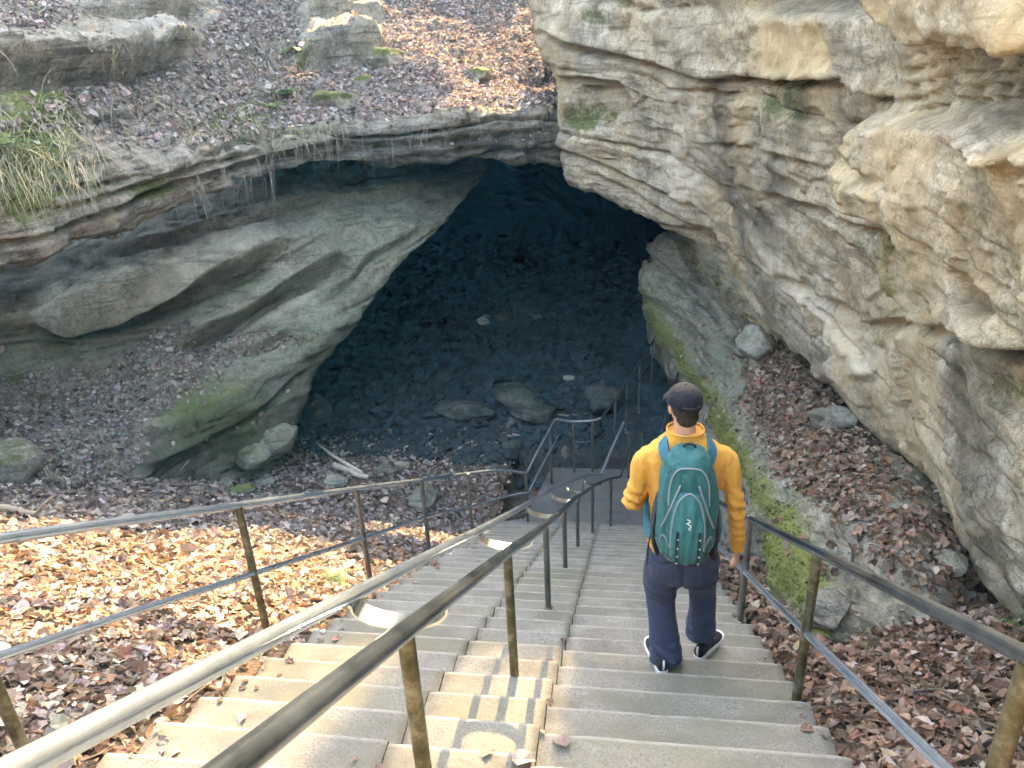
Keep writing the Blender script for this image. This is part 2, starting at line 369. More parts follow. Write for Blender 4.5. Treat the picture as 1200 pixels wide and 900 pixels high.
def f_cliff(px, py, P):
    d = ledge(px, py, [(640,36),(672,52),(700,57),(760,70),(800,80),(835,91),(900,94),(985,95),(1000,108),(1022,118)], .14, 55, .20, 4, below=.10)
    d += .42*soft_poly(px, py, BLOCK, 18)*(.85+.3*perlin(P*1.3))
    d -= .7*soft_poly(px, py, SH, 8)
    d += .28*soft_poly(px, py, TOP, 10)
    d -= .40*soft_poly(px, py, [(868,-60),(1050,-60),(1060,24),(960,20),(905,22),(870,16)], 12)
    d -= .05*soft_poly(px, py, [(905,26),(975,24),(985,92),(905,92)], 20)
    for y0, a in ((48, .07), (62, .05), (78, .08), (96, .05), (112, .07), (128, .10)):
        d += ledge(px, py, [(1050, y0+6), (1100, y0-4), (1150, y0+3), (1200, y0-2), (1330, y0)], a, 10, .06, 3)
    d += ledge(px, py, [(655,92),(690,90),(728,98),(742,110)], .16, 14, .12, 4, fade=8)
    d -= .28*soft_poly(px, py, [(676,98),(722,100),(738,116),(738,134),(716,152),(676,152),(660,140)], 9)
    d += ledge(px, py, [(660,152),(700,150),(745,128)], -.05, 10, .04, 3, fade=8)
    d += ledge(px, py, [(655,170),(700,192),(760,212),(820,242),(880,300),(930,352)], .10, 22, .08, 4)
    d += ledge(px, py, [(700,205),(760,232),(830,268),(862,300),(900,345),(945,392)], .08, 14, .09, 4)
    d += ledge(px, py, [(840,170),(870,168),(945,188),(960,196)], .08, 18, .08, 4)
    d += ledge(px, py, [(905,228),(960,240),(1010,262),(1065,270)], .10, 14, .12, 5)
    d += ledge(px, py, [(925,322),(960,345),(985,358),(1006,380)], .08, 16, .14, 5)
    d += ledge(px, py, [(1010,380),(1060,372),(1120,388),(1160,398),(1210,410),(1300,430)], .02, 16, .16, 7)
    d += ledge(px, py, [(1020,440),(1060,470),(1110,520),(1160,600),(1230,660)], .08, 26, .08, 5)
    return d
def a_cliff(A, px, py, P, n, vis):
    A['moss'] *= .65
    for c, r, w in (((905,122),(28,30),.8),((690,138),(48,14),.45),((1025,290),(48,32),.55),((1185,455),(45,30),.75),((1050,345),(30,30),.45),((1000,760),(1,1),0),
                    ((1185,745),(30,20),.9),((705,18),(34,16),.7),((1120,42),(90,14),.45),((745,215),(30,14),.4),((980,410),(40,30),.25),((1215,735),(40,30),.8)):
        A['moss'] += w*np.exp(-((px-c[0])/r[0])**2-((py-c[1])/r[1])**2)*vis
    A['dark'] += .8*soft_poly(px, py, [(872,-60),(1056,-60),(1056,30),(960,20),(905,24),(870,16)], 14)+.55*soft_poly(px, py, [(935,95),(1000,100),(1020,120),(1005,200),(960,190),(930,150)], 30)  # first patch: shade under the top overhang painted dark
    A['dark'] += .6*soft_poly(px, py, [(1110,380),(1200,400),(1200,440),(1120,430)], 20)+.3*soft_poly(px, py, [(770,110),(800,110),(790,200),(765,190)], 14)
    A['ochre'] += .55*soft_poly(px, py, BLOCK, 40)*sstep(1300, 1100, px)+.8*soft_poly(px, py, [(885,20),(975,20),(985,92),(885,92)], 14)+.5*soft_poly(px, py, TOP, 20)+.5*soft_poly(px, py, [(1070,270),(1200,380),(1200,400),(1110,330)], 12)
    A['pale'] += .7*soft_poly(px, py, [(780,60),(830,90),(850,180),(830,260),(780,240),(760,180),(765,120)], 30)+.8*soft_poly(px, py, [(860,240),(900,270),(1010,400),(1100,520),(1190,640),(1150,620),(1060,480),(1000,440),(900,340)], 16)
    A['dark'] += .75*sstep(.10, .42, fbm(P*np.array([.55, .55, .28])+13, 4))*sstep(0, 200, px)+.35*sstep(.15, .45, fbm(P*np.array([1.6, 1.6, .5])+3, 3))
    A['moss'] += .35*sstep(.2, .5, fbm(P*np.array([.9, .9, .9])+23, 3))
    A['ochre'] += .5*sstep(.1, .4, fbm(P*np.array([.5, .5, .3])+33, 3))
    A['green'] += .25*sstep(.1, -.5, n[:, 2])
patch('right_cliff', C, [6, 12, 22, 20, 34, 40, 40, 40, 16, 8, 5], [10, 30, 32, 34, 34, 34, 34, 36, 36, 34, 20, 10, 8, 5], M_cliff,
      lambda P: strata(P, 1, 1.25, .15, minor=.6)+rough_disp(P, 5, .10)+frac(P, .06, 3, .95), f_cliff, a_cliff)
# ---------------------------------------------------------------- mossy slab right of the stairs
rows = []
for foot, wall, ridge, s1, s2, under in (
 (W(1.6,21,-7.9), W(1.2,20,-6.6), (760,300,19), (790,280,18.5), (815,272,18.5), (840,262,21)),
 (W(1.0,18.0,-7.9), W(.62,17.6,-6.6), (752,322,17), (782,285,16.8), (806,290,16.6), (850,288,19)),
 (W(1.4,15.0,-7.9), W(1.2,14.9,-6.9), (772,385,15.6), (808,352,15.2), (845,345,15.2), (905,345,17)),
 (W(1.45,12.7,-7.8), W(1.4,12.7,-7.1), (830,470,12.8), (872,432,12.4), (925,425,12.3), (990,435,14.5)),
 (W(1.45,10.0,-7.7), W(1.52,10.0,-6.6), (856,530,10), (918,492,9.8), (992,488,9.7), (1075,492,11.5)),
 (W(1.60,8.0,-6.7), W(1.62,7.9,-5.7), (893,590,7.7), (960,560,7.5), (1050,560,7.4), (1145,575,9.0)),
 (W(1.58,6.4,-5.7), W(1.60,6.3,-4.9), (925,645,6.1), (1000,635,6.0), (1090,645,5.8), (1195,655,7.0)),
 (W(1.50,5.4,-5.1), W(1.50,5.3,-4.6), (950,703,5.15), (1020,712,5.0), (1110,735,4.8), (1240,760,6.0)),
 (W(1.45,4.6,-4.7), W(1.45,4.6,-4.5), (965,745,4.5), (1040,770,4.3), (1140,810,4.1), (1280,840,5.2))):
    a, b, c = G(*ridge), G(*s1), G(*s2)
    rows.append([foot, wall, a, a+(b-a)*.4+W(0, 0, .06), b, c, G(*under), G(*under)+W(2, 1, -.6)])
C = np.transpose(np.array(rows), (1, 0, 2))
def a_slab(A, px, py, P, n, vis):
    A['moss'] *= .9
    ridge = np.interp(py, [255,330,385,470,530,590,645,703], [752,750,772,830,856,893,925,950])
    d = px-ridge
    A['moss'] += (.42*np.exp(-((d-8)/20)**2)+.06)*sstep(290, 400, py)*vis+.45*np.exp(-((d-2)/10)**2)*sstep(250, 300, py)*vis
    for c, r, w in (((935,610),(28,50),.35),((875,440),(30,40),.25),((945,690),(25,25),.6)):
        A['moss'] += w*np.exp(-((px-c[0])/r[0])**2-((py-c[1])/r[1])**2)
    A['green'] += .9*np.exp(-((px-855)/28)**2-((py-430)/35)**2)+.3*(py < 420)
    A['dark'] += .9*soft_poly(px, py, [(850,380),(880,380),(1000,500),(1080,600),(1060,600),(960,520)], 20)
def f_slab(px, py, P):
    d = ledge(px, py, [(752,290),(775,308),(800,330),(825,350),(842,372),(848,380)], .22, 26, .14, 5, fade=8)
    d += ledge(px, py, [(780,404),(800,396),(825,388)], .04, 10, .08, 4, fade=8)
    return d
patch('mossy_rock_slab', C, [12, 24, 24, 24, 26, 20, 6], [22, 26, 30, 30, 30, 26, 24, 18], M_slab,
      lambda P: strata(P, 4, .8, .15)+rough_disp(P, 12, .14)+frac(P, .07, 9, .7), f_slab, a_slab, flip=False)
# ---------------------------------------------------------------- left ledge with the hillside above it
def lc(px, ey, Y, ty, tpx=0):
    e = G(px, ey, Y); f1 = G(px, ey+(ty-ey)*.5, Y+.05); t = G(px+tpx, ty, Y+.25)
    c = [e+W(-.5, 7, .4), e+W(-.1, 2.5, .05), e+W(0, .7, .0), e, f1, t]
    k = Y/12
    for py, dY in ((ty-(ty-60)*.35, 1.0), (60, 2.6), (10, 4.6), (-60, 7.0)):
        c.append(G(px+tpx, py, Y+dY*k+.2))
    q = c[-1]; return c+[W(q[0], max(q[1]+7, 27), 6.5), W(q[0]*1.2, 60, 9), W(q[0]*1.3, 150, 12)]
cols = [lc(*a) for a in ((-700,345,4.4,230),(-420,340,5.2,215),(-220,330,6.2,200),(-90,322,7.2,190),(10,312,8.1,182),(100,285,9.3,186),(200,243,11,182),(300,206,12.8,165),(400,192,14.3,150),(500,186,15.2,138),(580,186,15.9,132),(650,190,16.6,130),(720,200,18.5,130),(800,200,21,120))]
C = np.transpose(np.array(cols), (1, 0, 2))
FERN = (330,120)
def f_ledge(px, py, P):
    d = ledge(px, py, [(-200,300),(0,285),(60,262),(130,240),(200,215),(290,190),(400,165)], .12, 26, .12, 4)
    d += ledge(px, py, [(60,240),(130,222),(220,196),(300,178)], .10, 16, .08, 3)
    d += ledge(px, py, [(400,172),(480,166),(560,160),(640,150)], .05, 12, .10, 4)
    d += ledge(px, py, [(470,184),(560,172),(640,176),(665,182)], .08, 8, .06, 3)
    d += ledge(px, py, [(-200,92),(0,84),(60,84),(130,80),(185,70),(222,58)], .55, 34, .35, 9, below=.1)
    d += ledge(px, py, [(100,34),(160,30),(230,20)], .35, 26, .15, 5)
    d += ledge(px, py, [(352,66),(400,62),(448,58)], .5, 34, .30, 7, fade=10)
    d += ledge(px, py, [(360,22),(420,24),(450,20)], .35, 16, .15, 4, fade=10)
    return d
TOPROCK = [(-300,20),(0,30),(60,40),(100,36),(100,-20),(250,-20),(240,20),(222,58),(185,72),(130,84),(60,90),(-300,95)]
TOPROCK2 = [(352,-20),(450,-20),(448,58),(400,66),(352,66)]
LEAFY = [(-900,175),(-200,160),(30,130),(120,85),(225,60),(262,5),(300,-300),(800,-300),(800,125),(640,128),(540,132),(440,142),(345,150),(330,162),(250,182),(215,180),(170,175),(60,160),(-200,170),(-900,180)]
def a_ledge(A, px, py, P, n, vis):
    A['moss'] *= .8
    for c, r, w in (((175,222),(42,14),.9),((275,150),(45,22),.85),((40,180),(60,70),.85),((60,110),(60,30),.5),((60,30),(30,20),.3),((20,240),(30,30),.5),((355,75),(18,22),.8),((390,122),(18,10),.8),((450,72),(16,8),.8),((145,8),(14,8),.6),((300,128),(20,14),.6)):
        A['moss'] += w*np.exp(-((px-c[0])/r[0])**2-((py-c[1])/r[1])**2)
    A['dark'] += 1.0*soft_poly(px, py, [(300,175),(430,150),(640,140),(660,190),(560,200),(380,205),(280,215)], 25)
    A['pale'] += .5*soft_poly(px, py, [(20,240),(60,262),(150,236),(150,262),(30,296)], 12)+.5*soft_poly(px, py, [(60,60),(210,30),(200,62),(120,80)], 8)
    A['green'] += .4*soft_poly(px, py, [(240,130),(340,120),(420,160),(300,190),(240,180)], 20)
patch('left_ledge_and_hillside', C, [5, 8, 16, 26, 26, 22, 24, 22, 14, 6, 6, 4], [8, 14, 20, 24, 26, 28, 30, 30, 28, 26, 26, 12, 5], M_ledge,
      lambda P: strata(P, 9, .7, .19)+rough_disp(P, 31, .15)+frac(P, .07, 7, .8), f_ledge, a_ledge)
# ---------------------------------------------------------------- sloping rock wall of the left alcove and the leaf bank below it
# columns follow the beds from the left towards the cave mouth; rows from the foot to under the ledge
def ac(foot, b1, b2, w1, w2, w3, top):
    k = 1-.45*float(sstep(250, 400, np.array(w2[0])))
    n_ = lambda q, d: G(q[0], q[1], q[2]-d*k)
    return [G(*foot)+W(0, -.3, -.5), G(*foot), G(*b1), G(*b2), n_(w1, .25), n_(w2, .8), n_(w3, 1.8), n_(top, 2.6), G(top[0], top[1]-8, top[2])+W(.3, 1.5, .6)]
cols = [ac(*a) for a in (
 ((-500,640,4.4),(-480,580,4.9),(-460,540,5.5),(-440,500,6.2),(-420,460,7.0),(-400,420,8.0),(-380,330,10)),
 ((-220,590,6.2),(-210,540,6.9),(-200,500,7.6),(-190,465,8.4),(-180,430,9.4),(-170,390,10.6),(-160,300,13.0)),
 ((0,560,7.9),(0,510,8.8),(0,465,9.7),(0,430,10.4),(0,400,11.2),(0,370,12.2),(10,290,14.5)),
 ((90,560,8.6),(95,505,9.5),(100,455,10.5),(105,420,11.1),(110,385,11.9),(120,345,13.2),(130,262,15.8)),
 ((165,562,9.3),(185,500,10.1),(200,448,10.9),(205,405,11.6),(205,360,12.7),(220,305,14.2),(240,222,16.8)),
 ((215,560,10.0),(245,500,10.5),(270,440,11.3),(285,390,12.2),(290,340,13.2),(310,285,14.9),(340,198,17.6)),
 ((265,557,10.6),(285,505,10.9),(320,440,11.6),(350,375,12.7),(365,320,13.9),(395,260,15.7),(430,190,18.6)),
 ((300,555,10.95),(320,515,11.2),(355,445,11.9),(395,378,12.9),(430,310,14.4),(470,250,16.4),(510,188,19.6)),
 ((318,553,11.2),(338,520,11.5),(368,455,12.2),(405,400,13.1),(448,338,14.5),(505,280,16.4),(572,200,20.2)))]
last = cols[-1]
cols.append([p+W(-.45, 1.0, -.05) for p in last]); cols.append([p+W(-1.6, 3.0, -.2) for p in last]); cols.append([p+W(-3.5, 6.5, -.6) for p in last])
C = np.transpose(np.array(cols), (1, 0, 2))
def f_alc(px, py, P):
    d = ledge(px, py, [(60,384),(90,380),(130,372),(165,358),(200,346),(250,330),(285,318),(312,304),(318,296)], .62, 46, .26, 7, below=.30, hb=34)
    d += ledge(px, py, [(215,400),(240,390),(270,378),(300,360),(340,332),(380,312),(400,300)], .42, 36, .22, 6, below=.20, hb=30)
    d += ledge(px, py, [(290,412),(315,400),(345,384)], .12, 18, .10, 4, fade=10)
    d += ledge(px, py, [(380,345),(405,330),(430,300),(470,280),(490,268)], .14, 18, .16, 4, fade=12)
    d += ledge(px, py, [(140,300),(220,280),(300,262),(380,240),(460,225),(500,218)], .16, 20, .10, 4)
    d += ledge(px, py, [(300,262),(330,246),(365,240),(380,238)], .26, 16, .14, 4, fade=10)
    d += ledge(px, py, [(180,545),(230,525),(280,500),(320,470),(350,440)], .10, 12, .12, 5)
    return d
BANK = [(-900,560),(-900,520),(-200,475),(0,440),(60,430),(120,425),(150,405),(215,372),(250,392),(310,385),(350,382),(380,388),(372,402),(320,415),(270,430),(215,470),(175,500),(180,540),(150,575),(-900,700)]
def a_alc(A, px, py, P, n, vis):
    A['moss'] *= .7
    for c, r, w in (((245,480),(70,45),.65),((270,525),(60,35),.6),((330,470),(40,50),.3),((285,325),(40,14),.5),((70,398),(30,12),.7),((20,440),(25,14),.7),((345,345),(30,14),.35),((375,410),(40,30),.25),((505,262),(30,15),.2)):
        A['moss'] += w*np.exp(-((px-c[0])/r[0])**2-((py-c[1])/r[1])**2)
    A['green'] += .55*sstep(330, 400, py)*(1-sstep(540, 600, py))+.7*soft_poly(px, py, [(160,345),(310,318),(330,340),(150,390)], 20)+.4*sstep(300, 420, px)
    A['dark'] += 1.1*soft_poly(px, py, [(-300,240),(0,250),(120,218),(230,196),(330,165),(420,150),(600,150),(590,190),(500,225),(430,232),(330,262),(220,306),(110,345),(60,360),(0,372),(-300,430)], 30)  # recess under the ledge darkened in the colour, for its shade
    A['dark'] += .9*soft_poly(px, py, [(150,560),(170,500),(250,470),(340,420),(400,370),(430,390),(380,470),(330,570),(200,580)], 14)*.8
    A['pale'] += .8*soft_poly(px, py, [(215,400),(300,360),(400,300),(395,330),(330,372),(250,405)], 10)+.6*soft_poly(px, py, [(130,372),(200,300),(320,255),(330,300),(250,330)], 16)
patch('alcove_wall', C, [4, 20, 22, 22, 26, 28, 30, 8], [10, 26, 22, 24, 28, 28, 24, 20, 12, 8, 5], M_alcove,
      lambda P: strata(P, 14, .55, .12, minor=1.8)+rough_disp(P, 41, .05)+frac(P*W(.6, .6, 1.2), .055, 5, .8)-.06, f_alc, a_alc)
# ---------------------------------------------------------------- the chamber behind the mouth
def ring(c, rx, rz, y, n=11, zf=-8.0, wob=0):
    out = []
    for k in range(n):
        t = PI*k/(n-1)
        out.append(W(c-rx*math.cos(t), y+wob*math.sin(3*t), zf+rz*math.sin(t)**.75))
    return out
rings = [[W(-6.9,13.4,-8.4),W(-7.6,15.0,-6.5),W(-8.4,17.5,-4.6),W(-8.6,20.0,-2.4),W(-6.6,20.6,-1.2),W(-2.6,20.2,-1.0),W(.2,19.6,-1.4),W(1.8,18.2,-2.2),W(3.2,18,-3.6),W(3.4,18,-5.8),W(3.2,18,-8.4)],
         ring(-2.4, 8.3, 6.1, 22.5), ring(-2.2, 8.4, 5.9, 24.5, wob=.4), ring(-1.6, 7.6, 5.3, 27, wob=.4), ring(-1, 6.0, 4.3, 29.5), ring(-.6, 3.8, 3.0, 31), ring(-.6, 1.0, .9, 32)]
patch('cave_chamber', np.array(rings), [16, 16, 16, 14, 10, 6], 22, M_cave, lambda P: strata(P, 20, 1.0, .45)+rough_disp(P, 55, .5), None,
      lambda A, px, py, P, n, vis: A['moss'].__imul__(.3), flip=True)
# ================================================================ the ground, one sheet to the horizon
def zground(x, y):
    x = np.asarray(x, float); y = np.asarray(y, float)
    base = -1.5-S*np.clip(y, -13, 10.6)
    lft = .15*np.clip(-x-2.2, 0, 30)*sstep(13.5, 10.5, y)
    rgt = .10*np.clip(x-1, 0, 8)*sstep(12, 9, y)
    P = np.stack([x, y, x*0], 1)
    n = .07*fbm(P*.8+3, 3)+.03*fbm(P*3, 3)
    off = np.where(x < -2.15, -.02, np.where(x > 1.02, -.16, -.55))
    lft = lft+.28*np.clip(-x-12, 0, 12)
    z = base+lft+rgt+n-.10
    under = sstep(-2.10, -2.02, x)*sstep(1.06, .98, x)*sstep(13.2, 12.9, y)
    z = z-.55*under
    cave = sstep(12.6, 15, y)
    z += cave*(.22*fbm(P*.5+9, 4)+.10*(ridged(P*1.3, 3)-1.2)+.035*(y-13)-.05)
    far = sstep(28, 60, np.hypot(x, y)); z = z+far*2.5*fbm(P*.02, 2)
    return z
def axis(lo, a, b, hi, st, n):
    g = np.linspace(0, 1, n+1)[1:]
    return np.concatenate([a-(a-lo)*(g[::-1]**3), np.arange(a, b+1e-6, st), b+(hi-b)*(g**3)])
gx = axis(-220, -12, 6, 220, .055, 14); gy = axis(-220, -3, 26, 260, .06, 16)
X, Y = np.meshgrid(gx, gy); Z = zground(X.ravel(), Y.ravel())
P = np.stack([X.ravel(), Y.ravel(), Z], 1)
M_gnd, nt, b = new_mat('leaf_mould_soil'); n = N(nt)
c = n.ramp(n.noise(3, 8, .7), [(.3, (.035,.025,.02)), (.55, (.085,.06,.045)), (.75, (.16,.12,.09))])
c = n.mix(n.ramp(n.vor(16, out='Color'), [(.3, 0), (.7, .75)]), c, n.mix(n.noise(8, 4), (.30,.19,.12), (.12,.075,.05)))
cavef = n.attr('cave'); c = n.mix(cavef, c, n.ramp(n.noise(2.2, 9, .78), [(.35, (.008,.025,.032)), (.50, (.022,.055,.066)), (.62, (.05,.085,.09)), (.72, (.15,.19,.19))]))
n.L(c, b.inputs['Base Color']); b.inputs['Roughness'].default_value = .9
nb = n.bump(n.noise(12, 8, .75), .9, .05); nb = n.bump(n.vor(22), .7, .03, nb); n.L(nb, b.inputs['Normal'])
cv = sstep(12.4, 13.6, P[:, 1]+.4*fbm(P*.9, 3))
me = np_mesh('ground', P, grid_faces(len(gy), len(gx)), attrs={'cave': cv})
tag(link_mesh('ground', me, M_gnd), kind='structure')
# ================================================================ concrete stairs, landing and path
M_conc, nt, b = new_mat('weathered_concrete'); n = N(nt)
c = n.ramp(n.noise(2.3, 8, .7), [(.3, (.165,.155,.133)), (.5, (.245,.232,.202)), (.7, (.325,.31,.27))])
c = n.mix(n.ramp(n.noise(95, 3, .7), [(.36, .65), (.5, 0)]), c, (.085,.08,.07))
c = n.mix(n.ramp(n.noise(110, 2, .7, loc=(4, 4, 4)), [(.60, 0), (.70, .7)]), c, (.42,.40,.36))
c = n.mix(n.ramp(n.noise((1.2, 3, 3), 7, .7, loc=(3, 9, 1)), [(.46, 0), (.62, .7)]), c, (.15,.14,.11))
c = n.mix(n.ramp(n.noise(.9, 6, .7, loc=(6, 2, 5)), [(.45, 0), (.65, .6)]), c, (.19,.185,.12))
edge = n.attr('edge'); c = n.mix(n.math('MULTIPLY', edge, n.ramp(n.noise(9, 6, .7), [(.35, .2), (.6, .9)])), c, (.36,.345,.31))
c = n.mix(n.math('MULTIPLY', n.attr('dirt'), n.ramp(n.noise(6, 6, .7, loc=(1, 1, 1)), [(.35, .15), (.6, 1)])), c, (.075,.068,.05))
n.L(c, b.inputs['Base Color']); b.inputs['Roughness'].default_value = .88; b.inputs['Specular IOR Level'].default_value = .3
nb = n.bump(n.noise(60, 5, .75), .6, .006); nb = n.bump(n.noise(9, 5, .6), .4, .01, nb); n.L(nb, b.inputs['Normal'])
RUN = .305
def tread(y, ph):     # height of the tread under y
    k = np.ceil((y-ph)/RUN-1e-6); return -H-S*(ph+k*RUN)
def flight(name, x0, x1, ph, y0, y1, seed):
    k0 = math.ceil((y0-ph)/RUN); k1 = math.floor((y1-ph)/RUN)
    prof = []; tg = []; dt = []
    for k in range(k0, k1+1):
        yn = ph+k*RUN; z = -H-S*yn; yb = yn-RUN
        for t, e, di in ((.002, 0, .7), (.02, 0, .4), (.06, 0, .05), (.12, 0, .0), (.18, 0, 0), (.24, 0, 0), (.280, .0, 0), (.294, .9, 0), (.302, 1, 0)):
            prof.append((yb+t, z+(-.002 if t > .30 else 0))); tg.append(e); dt.append(di)
        prof.append((yn, z-.008)); tg.append(.8); dt.append(0)
        prof.append((yn+.001, z-.06)); tg.append(0); dt.append(.2)
        prof.append((yn+.001, z-.13)); tg.append(0); dt.append(.6)
    prof = np.array(prof); nx = max(3, int((x1-x0)/.05)+1); xs = np.linspace(x0, x1, nx)
    V = np.zeros((nx, len(prof), 3)); V[:, :, 0] = xs[:, None]; V[:, :, 1] = prof[None, :, 0]; V[:, :, 2] = prof[None, :, 1]
    Q = V.reshape(-1, 3); e = np.tile(tg, nx); d = np.tile(dt, nx)
    nz = fbm(Q*np.array([3, 6, 6])+seed, 3)
    Q[:, 2] += .002*nz - .006*e*np.clip(perlin(Q*9+seed)-.42, 0, 1)*4
    Q[:, 1] -= .006*e*np.clip(perlin(Q*np.array([7, 1, 1])+seed+5), 0, 1)+.0015*e*perlin(Q*25)
    # every joint with a chipped, dirty border
    ed = np.minimum(Q[:, 0]-x0, x1-Q[:, 0]); d = np.maximum(d, .8*np.exp(-(ed/.018)**2))
    Q[:, 2] -= .006*np.exp(-(ed/.012)**2)*(1+perlin(Q*12))
    V = Q.reshape(nx, -1, 3)
    low = lambda row: np.stack([row[:, 0], row[:, 1], -H-S*row[:, 1]-.55], 1)
    allr = np.concatenate([low(V[0])[None], V, low(V[-1])[None]])
    np_ = allr.shape[1]; e = np.concatenate([np.zeros(np_), e, np.zeros(np_)]); d = np.concatenate([np.ones(np_), d, np.ones(np_)])
    me = np_mesh(name, allr.reshape(-1, 3), grid_faces(nx+2, np_)[:, ::-1], attrs={'edge': e, 'dirt': d})
    me.set_sharp_from_angle(angle=math.radians(40))
    tag(link_mesh(name, me, M_conc), kind='structure')
PH_R, PH_M, PH_L = 2.42, 2.505, 2.535
flight('stairs_right_lane', -.335, .975, PH_R, -3.2, 10.75, 1)
flight('stairs_middle_strip', -.95, -.345, PH_M, -3.2, 10.75, 2)
flight('stairs_left_lane', -2.02, -.96, PH_L, -3.2, 10.75, 3)
ZL = -7.62
M_damp, nt, b = new_mat('damp_concrete'); n = N(nt)
c = n.ramp(n.noise(2.0, 8, .7), [(.3, (.075,.075,.070)), (.5, (.125,.125,.118)), (.7, (.18,.18,.168))]); c = n.mix(n.ramp(n.noise(60, 3, .7), [(.36, .5), (.5, 0)]), c, (.04,.04,.035)); n.L(c, b.inputs['Base Color'])
b.inputs['Roughness'].default_value = .7; n.L(n.bump(n.noise(40, 5, .7), .5, .008), b.inputs['Normal'])
M_wetpath, nt, b = new_mat('dark_wet_path'); n = N(nt)
c = n.ramp(n.noise(2.0, 8, .7), [(.3, (.015,.017,.018)), (.5, (.03,.034,.036)), (.7, (.05,.056,.056))]); n.L(c, b.inputs['Base Color']); b.inputs['Roughness'].default_value = .7; n.L(n.bump(n.noise(40, 5, .7), .5, .008), b.inputs['Normal'])
def slab(name, xy, z, th, mat=None, kind='structure'):
    """flat concrete slab with an arbitrary outline"""
    xy = np.array(xy, float); x0, y0 = xy.min(0); x1, y1 = xy.max(0)
    bm = bmesh.new(); top = [bm.verts.new((*p, z(p) if callable(z) else z)) for p in xy]; f = bm.faces.new(top)
    if f.normal.z < 0 or True: bm.normal_update()
    if f.normal.z < 0: f.normal_flip()
    ret = bmesh.ops.extrude_face_region(bm, geom=[f]); vs = [g for g in ret['geom'] if isinstance(g, bmesh.types.BMVert)]
    for v in top: v.co.z -= th
    bmesh.ops.recalc_face_normals(bm, faces=bm.faces)
    bmesh.ops.bevel(bm, geom=[e for e in bm.edges if all(v in vs for v in e.verts)], offset=.012, segments=1, affect='EDGES')
    bmesh.ops.triangulate(bm, faces=[f for f in bm.faces if len(f.verts) > 4])
    me = bpy.data.meshes.new(name); bm.to_mesh(me); bm.free(); tag(link_mesh(name, me, mat or M_damp), kind=kind)
slab('landing', [(-2.05,10.4),(1.0,10.4),(1.0,12.0),(.85,12.62),(-1.30,12.60),(-1.62,10.9),(-2.05,10.75)], ZL, .4)
slab('cave_path', [(-.42,12.63),(.84,12.63),(1.08,13.6),(1.28,14.9),(1.18,16.4),(.98,18.2),(1.1,21),(.2,21),(-.05,18.2),(.30,16.3),(.15,14.6)], lambda p: ZL-.03-.035*(p[1]-12.6), .3, M_wetpath)
slab('landing_kerb', [(-.98,10.2),(-.80,10.2),(-.62,12.4),(-.80,12.4)], ZL+.03, .3)
# ================================================================ railings
M_steel, nt, b = new_mat('worn_steel'); n = N(nt)
f1 = n.noise(7, 6, .7); c = n.ramp(f1, [(.35, (.46,.58,.70)), (.6, (.60,.73,.86))]); c = n.mix(n.ramp(n.noise(1.4, 5, .6, loc=(3, 3, 3)), [(.58, 0), (.78, .3)]), c, (.44,.50,.52))
n.L(c, b.inputs['Base Color']); b.inputs['Metallic'].default_value = .85
n.L(n.ramp(n.noise(8, 4, .6), [(.3, .15), (.7, .26)]), b.inputs['Roughness']); n.L(n.bump(n.noise(30, 3), .05, .002), b.inputs['Normal'])
M_dark, nt, b = new_mat('hand_polished_dark_steel'); n = N(nt)
c = n.ramp(n.noise(5, 6, .7), [(.35, (.07,.095,.12)), (.65, (.19,.24,.29))]); n.L(c, b.inputs['Base Color']); b.inputs['Metallic'].default_value = .85
n.L(n.ramp(n.noise(8, 4, .6), [(.3, .15), (.7, .26)]), b.inputs['Roughness']); n.L(n.bump(n.noise(30, 3), .05, .002), b.inputs['Normal'])
M_post, nt, b = new_mat('tarnished_post_steel'); n = N(nt)
c = n.ramp(n.noise(9, 7, .75), [(.3, (.06,.055,.03)), (.5, (.16,.145,.085)), (.7, (.40,.38,.29))]); n.L(c, b.inputs['Base Color']); b.inputs['Metallic'].default_value = .7
n.L(n.ramp(n.noise(20, 5, .7), [(.3, .3), (.7, .6)]), b.inputs['Roughness']); n.L(n.bump(n.noise(70, 4), .3, .004), b.inputs['Normal'])
M_gpost = simple('grey_post_steel', (.19,.19,.17), .5, .6, 9, .3, bump=.2)
M_band = simple('bright_bracket_steel', (.86,.92,.97), .16, 1.0, 12, .12)
def curve_pts(K, n=14):
    K = np.asarray(K, float); return upsample(K, n, 0)
